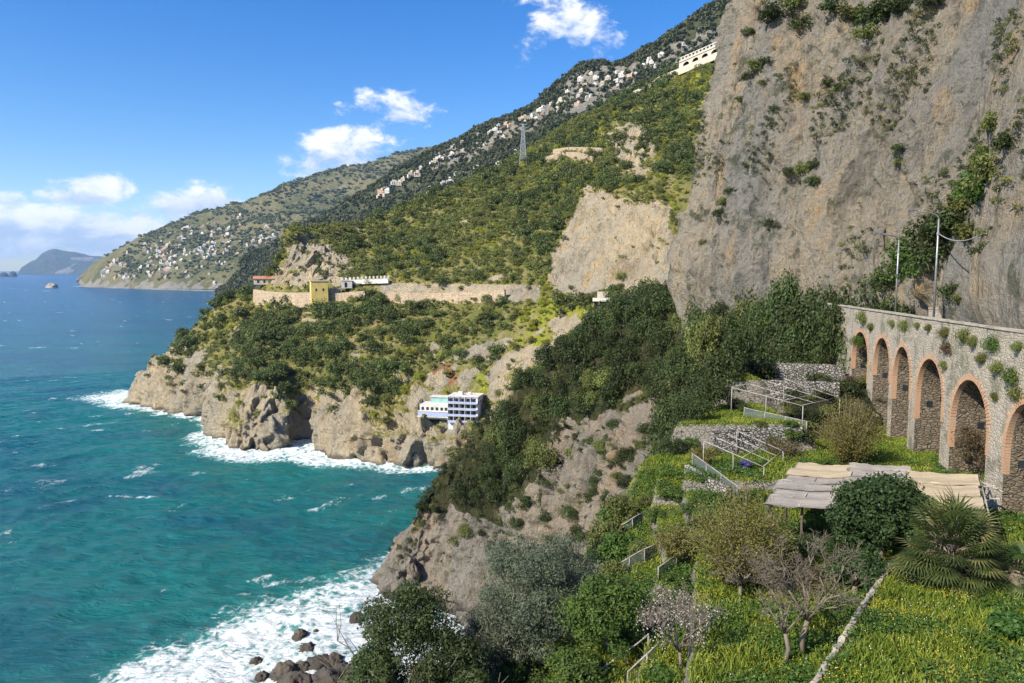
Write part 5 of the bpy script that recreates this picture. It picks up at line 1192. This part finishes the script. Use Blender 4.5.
p = G2(545, 31.5); big_tree('yellow_shrub', p, 2.2, 55.2-p[2], L_BROOM, .13, 50, 200, 405, 'yellow green flowering shrub at the bottom edge below the olive', 'shrub', trunk=False, br=.3)
for (px, Y, rx, zt, sd, lb) in [(408, 38, 2.9, 59.0, 411, 'dark evergreen tree at the bottom rising in front of the sea cliff'), (445, 36, 2.6, 57.4, 412, 'dark evergreen tree at the bottom between cliff foot and olives'),
                                (374, 36, 2.0, 56.6, 413, 'dark evergreen tree at the bottom reaching over the surf'), (475, 34, 2.4, 56.2, 414, 'dark evergreen tree at the bottom directly below the smaller olive')]:
    p = G2(px, Y); big_tree('evergreen_tree', p-W3(0, 0, .3), rx, zt-p[2], L_DARK, .16, 60, 260, sd, lb, br=.26, aspect=.5, taper=.25, hc=6.0)
for (px, Y, zt, sd, lb) in [(34, 24, 61.6, 421, 'tip of a leafy sprig poking over the bottom left edge'), (84, 24, 61.5, 422, 'second leafy sprig poking over the bottom edge beside a smaller one'), (60, 24.5, 61.2, 423, 'low brownish leafy sprig between two others at the bottom edge')]:
    x = at(px, 683, Y)[0]; z0 = gz(x, Y); big_tree('leafy_shrub', W3(x, Y, z0), 1.0, zt-z0, L_SCRUB, .11, 26, 90, sd, lb, 'shrub', br=.25, aspect=.5, taper=.4, r0=.06)
# willow-like bushes with fine upright shoots
def whip_bush(p, rx, h, seed, label, mat=None, n=230, leaves=26, cat='bush', name='willow_bush', leaf=.135):
    rg = np.random.default_rng(seed); root = empty(name, tuple(p)); tag(root, label, cat); mb = MB(); Cs = []; Ns = []
    for k in range(n):
        a = rg.random()*6.28; e = rg.random()**.6; q0 = np.array([math.cos(a), math.sin(a), 0])*rx*.22*rg.random(); hh = h*(1-.45*e*e)*rg.uniform(.55, 1.0)
        q2 = np.array([math.cos(a)*rx*e, math.sin(a)*rx*e, hh]); q1 = (q0+q2)/2+np.array([-.15*q2[0], -.15*q2[1], .12*hh])
        if k % 4 == 0: mb.tube([q0, q1, q2], [.028, .018, .008], 4)
        t = (.18+.82*rg.random(leaves)**.75)[:, None]; pts = (1-t)**2*q0+2*t*(1-t)*q1+t*t*q2+rg.normal(size=(leaves, 3))*.10*rx*.6; Cs.append(pts)
        nn = rg.normal(size=(leaves, 3)); Ns.append(nn/np.linalg.norm(nn, axis=1)[:, None])
    C_ = np.concatenate(Cs); V, Fq = quads(C_, np.concatenate(Ns), leaf*(.6+.8*rg.random(len(C_))), rg, .42)
    tint = np.clip(.2+.55*C_[:, 2]/h*rg.uniform(.5, 1.2, len(C_)), 0, 1)
    mesh_np('foliage', V, Fq, mat or L_MUST, False, {'tint': np.repeat(rg.random(len(C_)), 4)}, root); mb.build('stems', M_BARK, root, True); return root
p = gnd(738, 588); whip_bush(p-W3(0, 0, .1), 3.3, 6.3, 431, 'tall feathery olive brown willow bush in the middle of the garden', n=460, leaves=46)
p = gnd(676, 562); whip_bush(p, 1.7, 2.9, 432, 'green brown bushy shrub left of the tall feathery bush', n=150, leaves=30)
p = at(850, 466, 61); p[2] = gz(p[0], p[1]); whip_bush(p, 3.2, 6.2, 433, 'rounded mustard coloured bush in front of the viaduct arches', n=420, leaves=44)
p = gnd(704, 466); whip_bush(p, 1.5, 2.2, 434, 'small brown green bush under the left post of the lower vine frame', n=90, leaves=26)
p = gnd(782, 455); whip_bush(p, 2.2, 1.6, 435, 'low straw coloured bush between the lower vine frame and the pergola', L_DRY, n=110, leaves=26)
p = gnd(800, 590); whip_bush(p, 2.6, 1.3, 436, 'low dry brown thicket behind the bare trees', L_DRY, n=120, leaves=22)
p = gnd(770, 545); whip_bush(p, 1.6, 3.6, 437, 'thin grey twiggy bush at the left corner of the pergola', L_DRY, n=60, leaves=12)
# dark round bushes and low hedges
p = gnd(880, 566); big_tree('carob_bush', p-W3(0, 0, .2), 3.1, 5.6, L_ROUND, .20, 80, 300, 441, 'big round dark glossy bush in front of the pergola roof', 'bush', br=.25, aspect=.6, fill=.75)
p = gnd(856, 596); big_tree('carob_bush', p-W3(0, 0, .2), 1.55, 2.6, L_ROUND, .16, 44, 220, 442, 'smaller dark bush at the foot of the big round one beside the narrow wall', 'bush', br=.28, aspect=.6)
p = gnd(815, 560); big_tree('low_hedge', p-W3(0, 0, .1), 2.6, 1.3, L_ROUND, .15, 50, 150, 443, 'low dark green hedge below the front of the pergola', 'hedge', br=.22, trunk=False, ry=.5)
p = gnd(692, 560); big_tree('low_hedge', p-W3(0, 0, .1), 1.4, 1.7, L_DARK, .15, 36, 150, 444, 'dark hedge plant behind the fence left of the feathery bush', 'hedge', br=.28, trunk=False)
p = gnd(762, 572); big_tree('low_hedge', p-W3(0, 0, .1), 1.5, 2.0, L_DARK, .15, 36, 150, 445, 'dark hedge plant right behind the feathery willow bush', 'hedge', br=.28, trunk=False)
p = gnd(608, 565); big_tree('low_hedge', p-W3(0, 0, .1), 1.6, 1.6, L_ROUND, .15, 40, 160, 446, 'green leafy hedge plant at the left end of the garden fences', 'hedge', br=.28, trunk=False)
p = gnd(1012, 640); big_tree('leafy_weed', p-W3(0, 0, .1), 1.0, 1.1, L_WEED, .20, 30, 110, 447, 'bright green broad leaved weed clump at the right edge', 'plant', br=.3, trunk=False, aspect=.75)
p = gnd(835, 352); p = at(828, 372, 83); p[2] = gz(p[0], p[1]); big_tree('low_hedge', p, 2.2, 1.6, L_CITRUS, .16, 40, 120, 448, 'bright green shrub on the highest terrace beside the viaduct end', 'hedge', br=.3, trunk=False)
p = gnd(745, 470); V, Fq, t = crown(.6, .5, 16, 50, .12, 449, br=.35); o = mesh_np('purple_flowers', V, Fq, M_PURPLE, False, {'tint': t}); o.location = tuple(p); tag(o, 'clump of purple flowers on the lower terrace under the vine frame', 'flowers')
# shaded slope shrubs along the fall of the garden
rg = np.random.default_rng(77); proS = [crown_mesh('slope_bush', mt, *crown(1, .8, 34, 90, .13, 460+i, br=.3, fill=.6)) for i, mt in enumerate((L_DARK, L_CITRUS, L_SCRUB, L_OLIVE))]
k = 0
while k < 46:
    y = rg.uniform(33, 58); e = float(left_edge(y)); x = e-rg.uniform(.3, 9)
    px, py, _ = proj(W3(x, y, gz(x, y)))
    if px < 425 or px > 1000: continue
    r_ = rg.uniform(.8, 1.7); inst('slope_bush', proS[rg.integers(4)], (x, y, gz(x, y)-.2), (r_, r_, r_*rg.uniform(.8, 1.3)), rg.random()*6, 'leafy bush on the steep bank below the garden fences', 'bush', 'bushes on the bank below the garden'); k += 1
for i, (px, Y, r_, hh) in enumerate([(690, 84, 2.4, 4.5), (705, 80, 2.4, 5.5), (722, 80, 2.6, 6), (740, 82, 2.6, 6), (696, 75, 2.2, 5), (714, 74, 2.0, 4), (684, 70, 1.6, 3.5), (700, 69, 1.4, 2.6), (757, 84, 2.4, 5.0), (776, 88, 2.4, 5.5), (800, 90, 2.6, 6), (820, 91, 2.4, 7), (842, 92, 2.2, 6.5), (735, 74.5, 1.2, 1.6), (672, 66, 1.3, 2.2)]):
    x = at(px, 400, Y)[0]; z0 = gz(x, Y); inst('evergreen_tree', protoD[i % 6], (x, Y, z0-.3), (r_, r_, hh*.62), i*1.3, 'dark evergreen tree crowding the left edge of the vine frame terraces', 'tree', 'evergreens beside the vine frame terraces')
for i, (px, py, r_) in enumerate([(655, 520, .9), (648, 505, .8), (672, 500, 1.0), (690, 515, .9), (716, 500, .7), (662, 540, .8), (680, 540, 1.1), (700, 530, .9), (705, 545, 1.0), (640, 555, .9), (675, 585, .8), (690, 600, .9), (660, 610, .9), (640, 620, 1.0), (700, 505, .8),
                                   (742, 505, .9), (755, 500, .8), (770, 445, .9), (790, 440, 1.0), (810, 442, .9), (690, 448, .9), (712, 455, .7), (830, 470, 1.0), (730, 445, .7), (815, 400, 1.0), (840, 398, 1.2), (850, 410, 1.0), (745, 412, .8), (790, 428, .7), (760, 428, .6)]):
    p = gnd(px, py); inst('terrace_bush', proS[(1, 2, 1, 0)[i % 4]], p-W3(0, 0, .2), (r_*1.1, r_*1.1, r_*.9), i*2.1, 'leafy green bush overgrowing the garden terraces', 'bush', 'bushes overgrowing the garden terraces')
# bare and blossoming trees
def bare_tree(p, h, spread, seed, label, nl=6, fork=.3, r0=.10, blossom=0, twig=None, droop=0):
    root = empty('almond_tree' if blossom else 'bare_fruit_tree', tuple(p)); tag(root, label, 'tree'); mb = MB(); tips = branchy(mb, None, h, spread, nl, r0, seed, fork, 3, droop)
    rg = np.random.default_rng(seed); T = np.array(tips); n = len(T)
    tw = mb
    for q in T[::1]:
        for _ in range(3):
            e = rg.normal(size=3); e[2] = abs(e[2])*.8+.2; e /= np.linalg.norm(e); tw.tube([q, q+e*h*.055, q+e*h*.10+rg.normal(size=3)*.02], [.012, .008, .005], 3)
    tw.build('trunk', M_BARK, root, True)
    if blossom:
        C_ = np.repeat(T, blossom, 0)+rg.normal(size=(n*blossom, 3))*.13*h*.5; nn = rg.normal(size=C_.shape); nn /= np.linalg.norm(nn, axis=1)[:, None]
        V, Fq = quads(C_, nn, .075*(.6+.8*rg.random(len(C_))), rg, .8); mesh_np('blossom', V, Fq, L_BLOSSOM, False, {'tint': np.repeat(rg.random(len(C_)), 4)}, root)
    return root
bare_tree(gnd(682, 668), 3.5, .75, 501, 'almond tree dusted with pale blossom at the bottom of the garden', 7, .22, .09, blossom=9)
bare_tree(gnd(740, 600), 2.8, .8, 502, 'small bare vase shaped fruit tree in front of the feathery bush', 7, .28, .10)
bare_tree(gnd(803, 655), 4.2, .7, 503, 'taller bare grey fruit tree left of the narrow stone wall', 7, .42, .12)
bare_tree(gnd(784, 664), 2.9, .5, 504, 'slim bare fruit tree nearest the bottom edge of the garden', 5, .5, .10)
# fan palms
def palm(p, R_, h, n, seed, label):
    rg = np.random.default_rng(seed); root = empty('fan_palm', tuple(p)); tag(root, label, 'palm'); lf = MB(); st = MB()
    for k in range(n):
        a = rg.random()*6.28; el_ = math.radians(rg.uniform(-18, 86)) if k > n*.15 else math.radians(rg.uniform(-35, 0))
        d = np.array([math.cos(a)*math.cos(el_), math.sin(a)*math.cos(el_), math.sin(el_)]); L = rg.uniform(.5, .68)*(R_ if el_ < .8 else h*.62)
        c0 = W3(rg.normal()*.25*R_*.4, rg.normal()*.25*R_*.4, h*.30*rg.uniform(.5, 1.1)); q = c0+d*L+W3(0, 0, -.10*L*math.cos(el_))
        st.tube([c0, (c0+q)/2+W3(0, 0, .07*L), q], [.035, .025, .018], 4)
        u = np.cross(d, [0, 0, 1.]); u /= np.linalg.norm(u)+1e-6; v = np.cross(u, d); fr = L*.72; nf = 19; tin = rg.uniform(.1, .9) if rg.random() > .1 else 1
        for j in range(nf):
            b_ = (j/(nf-1)-.5)*math.radians(215); dd = d*math.cos(b_)+u*math.sin(b_); ll = fr*(1-.25*abs(b_)/1.9)*rg.uniform(.9, 1.1); w = .036*R_*.45
            sd_ = np.cross(dd, v); sd_ /= np.linalg.norm(sd_); mid = q+dd*ll*.5+v*.03; tip = q+dd*ll-v*.10*ll-W3(0, 0, .10*ll)
            lf.add([q, mid-sd_*w+v*.02, tip, mid+sd_*w+v*.02], [[0, 1, 2, 3]], tint=np.clip(tin+rg.normal()*.08, 0, 1))
    lf.build('fronds', L_PALM, root, False, True); st.build('stalks', M_BARK, root, True)
    tk = MB(); tk.tube([(0, 0, -.3), (0, 0, h*.2), (0, 0, h*.38)], [.38, .42, .25], 10); tk.build('trunk', M_BARK, root, True)
p = gnd(948, 582); palm(p, 2.65, 5.2, 120, 511, 'large bushy fan palm at right beside the round dark bush')
p = gnd(1018, 590); palm(p, 1.7, 2.8, 55, 512, 'second smaller fan palm cut by the right edge')

# grass, flowers and weeds: nobody could count them
rg = np.random.default_rng(88)
def spots(n, xlo, xhi, ylo, yhi):
    x = rg.uniform(xlo, xhi, n); y = rg.uniform(ylo, yhi, n)**1.0; z = ground_h(x, y)
    P = np.stack([x, y, z], -1); px, py, d = proj(P); sl_ = np.abs(ground_h(x+.15, y)-z)+np.abs(ground_h(x, y+.15)-z)
    k = (px > 430) & (px < 1045) & (py < 705) & (sl_ < .35); return P[k], d[k]
def blades(P, h, w, mat, name, lean=.45, tintf=None):
    n = len(P); a = rg.random(n)*6.28; hh = h*(.5+rg.random(n)); t = np.stack([np.cos(a), np.sin(a), 0*a], -1); l = rg.normal(size=(n, 2))*lean
    tip = P+np.stack([l[:, 0]*hh, l[:, 1]*hh, hh], -1); mid = P+(tip-P)*.55+W3(0, 0, 1)*(.12*hh)[:, None]; ww = np.broadcast_to(np.asarray(w), (n,))[:, None]
    V = np.stack([P-t*ww, P+t*ww, mid+t*ww*.75, tip, mid-t*ww*.75], 1).reshape(-1, 3); i = np.arange(n)[:, None]*5
    tt = np.clip((fbm(P/2.4, 3)*.9+.25*fbm(P/.6, 2)+.40 if tintf is None else tintf)+rg.normal(size=n)*.2, 0, 1)
    o = mesh_np(name, V, [np.concatenate([i, i+1, i+2, i+4], 1), np.concatenate([i+4, i+2, i+3], 1)], mat, False, {'tint': np.repeat(tt, 5)}); return o
P, d = spots(330000, 2, 44, 22, 86)
k = rg.random(len(P)) > .9*sstep(.20, .38, fbm(P/2.1+70, 3)); P = P[k]; d = d[k]; wild = sstep(WALL_A[1]+3, WALL_A[1]-1, P[:, 1])
hgt = (.10+.16*np.clip(fbm(P/1.9, 3)+.5, 0, 1.2))*(.8+.9*wild)
o = blades(P, hgt, .012+.0005*d, L_GRASS, 'meadow_grass'); o['kind'] = 'stuff'
P, d = spots(90000, 2, 44, 22, 60); f = fbm(P/2.6+20, 3); wild = sstep(WALL_A[1]+3, WALL_A[1]-1, P[:, 1]); k = rg.random(len(P)) < .75*sstep(.12, .55, f+.12*wild); P = P[k]; n = len(P)
nn = rg.normal(size=(n, 3))*.6+W3(0, -.3, 1); nn /= np.linalg.norm(nn, axis=1)[:, None]; V, Fq = quads(P+W3(0, 0, 1)*rg.uniform(.2, .5, n)[:, None], nn, .055, rg, .8)
o = mesh_np('yellow_wildflowers', V, Fq, M_YFLOW, False, {'tint': np.repeat(rg.random(n), 4)}); o['kind'] = 'stuff'
P, d = spots(3000, 6, 44, 22, 60); n = len(P); nn = rg.normal(size=(n, 3))*.5+W3(0, -.3, 1); nn /= np.linalg.norm(nn, axis=1)[:, None]
V, Fq = quads(P+W3(0, 0, 1)*rg.uniform(.25, .5, n)[:, None], nn, .055, rg, .8); o = mesh_np('white_wildflowers', V, Fq, M_WFLOW, False, {'tint': np.repeat(rg.random(n), 4)}); o['kind'] = 'stuff'
P, d = spots(20000, 6, 44, 22, 62); f = fbm(P/3.4+40, 3); P = P[(f > .02)]; n = len(P); m_ = 12
C_ = np.repeat(P, m_, 0)+rg.normal(size=(n*m_, 3))*W3(.24, .24, .09)+W3(0, 0, .30); nn = rg.normal(size=C_.shape)*.5+W3(0, -.2, 1); nn /= np.linalg.norm(nn, axis=1)[:, None]
V, Fq = quads(C_, nn, .13*(.6+.9*rg.random(len(C_))), rg, .75); o = mesh_np('leafy_weeds', V, Fq, L_WEED, False, {'tint': np.repeat(rg.random(len(C_)), 4)}); o['kind'] = 'stuff'

# ------------------------------------------------------------------ rocks in the sea
for i, (p, w, h) in enumerate(ROCKS):
    rg = np.random.default_rng(600+i); nu, nv = 34, 20; th = np.linspace(0, 2*math.pi, nu); ph = np.linspace(-.5, math.pi/2, nv); T_, H_ = np.meshgrid(th, ph, indexing='ij')
    D = np.stack([np.cos(H_)*np.cos(T_), np.cos(H_)*np.sin(T_), np.sin(H_)], -1); r = 1+.45*fbm(D*1.6+i*5, 4, .55, True)+.16*fbm(D*5+i*3, 3)
    G = D*r[..., None]*W3(w*.62, w*.55, h*.85); R = rotz(rg.random()*6); G = G@R.T; mb = MB(); mb.add(G.reshape(-1, 3), grid_faces(nu, nv))
    o = mb.build('sea_rock', M_BOULD, None, True); o.location = (p[0], p[1], -.1)
    tag(o, 'dark wet boulder among the surf below the cliff', 'rock', 'boulders in the surf at the bottom')
for (px, py, Y, w, h, lb) in [(52, 286.5, 3250, 20, 15, 'small pale rock islet just off the tip of the far headland'), (4, 273.6, 9000, 40, 40, 'tiny dark islet on the horizon at the left edge'), (13, 273.8, 9000, 36, 50, 'tiny dark pointed islet on the horizon next to the island')]:
    p = at(px, py, Y); nu, nv = 40, 20; th = np.linspace(0, 2*math.pi, nu); ph = np.linspace(-.3, math.pi/2, nv); T_, H_ = np.meshgrid(th, ph, indexing='ij')
    D = np.stack([np.cos(H_)*np.cos(T_), np.cos(H_)*np.sin(T_), np.sin(H_)], -1); r = 1+.5*fbm(D*1.8+px, 4, .55, True)
    G = D*r[..., None]*W3(w, w*.7, h); mb = MB(); mb.add(G.reshape(-1, 3), grid_faces(nu, nv)); o = mb.build('rock_islet', M_CLIFF if Y < 5000 else M_ISLE, None, True); o.location = (p[0], p[1], 0); tag(o, lb, 'islet')

# ------------------------------------------------------------------ unseen cloud, added and shaped behind the viewer to dim the near slopes
m, g, b = new_mat('shade_vapour'); tr = g.node('ShaderNodeBsdfTransparent'); dfn = g.node('ShaderNodeBsdfTranslucent'); dfn.inputs[0].default_value = (.9, .9, .9, 1)
ms = g.node('ShaderNodeMixShader'); ms.inputs[0].default_value = SHADE_OP; g.l.new(tr.outputs[0], ms.inputs[1]); g.l.new(dfn.outputs[0], ms.inputs[2]); g.l.new(ms.outputs[0], g.n['Material Output'].inputs[0]); M_SHADE = m
E1 = np.array([e1[0], e1[1], 0.]); E2 = np.cross(SD, E1); E2 = E2 if E2[2] > 0 else -E2
def shade_cloud(poly, t, seed, label):
    """a lens of vapour whose outline, seen along the sun's rays, is poly in (a, b) metres"""
    pl = np.array(poly, float); c = pl.mean(0); n = 96; nr = 14; th = np.linspace(0, 2*math.pi, n, endpoint=False); rad = []
    for a in th:
        dr = np.array([math.cos(a), math.sin(a)]); best = 1e9
        for i in range(len(pl)):
            p, q = pl[i-1], pl[i]; M = np.array([[dr[0], -(q-p)[0]], [dr[1], -(q-p)[1]]])
            if abs(np.linalg.det(M)) < 1e-9: continue
            s_, u_ = np.linalg.solve(M, p-c)
            if s_ > 0 and 0 <= u_ <= 1: best = min(best, s_)
        rad.append(best)
    rad = np.array(rad)*(1+.07*perlin(np.stack([np.cos(th)*3, np.sin(th)*3, 0*th+seed], -1)))
    prof = [(k/(nr-1)*math.pi) for k in range(nr)]; V = []
    for ph in prof:
        rr = math.sin(ph)**.6; V += [SD*(t+30*math.cos(ph))+E1*(c[0]+rad[i]*rr*math.cos(th[i]))+E2*(c[1]+rad[i]*rr*math.sin(th[i])) for i in range(n)]
    i = np.arange(nr*n).reshape(nr, n); mb = MB(); mb.add(V, np.stack([i[:-1], np.roll(i[:-1], -1, 1), np.roll(i[1:], -1, 1), i[1:]], -1).reshape(-1, 4))
    tag(mb.build('shade_cloud', M_SHADE, None, True), label, 'shade_cloud')
shade_cloud(SHADE_POLY, 560, 3, 'unseen pale veil of vapour behind the viewpoint, added to shade the near slopes')
# clear sea air that blues the far distance
m = bpy.data.materials.new('sea_air'); m.use_nodes = True; g = NT(m.node_tree); g.n.remove(g.n['Principled BSDF']); pv = g.node('ShaderNodeVolumePrincipled')
pv.inputs['Color'].default_value = (.36, .62, 1, 1); pv.inputs['Density'].default_value = HAZE; pv.inputs['Anisotropy'].default_value = .2; g.l.new(pv.outputs[0], g.n['Material Output'].inputs['Volume'])
mb = MB(); mb.box((0, 6000, 420), (44000, 34000, 1000)); o = mb.build('haze', m); o['kind'] = 'stuff'
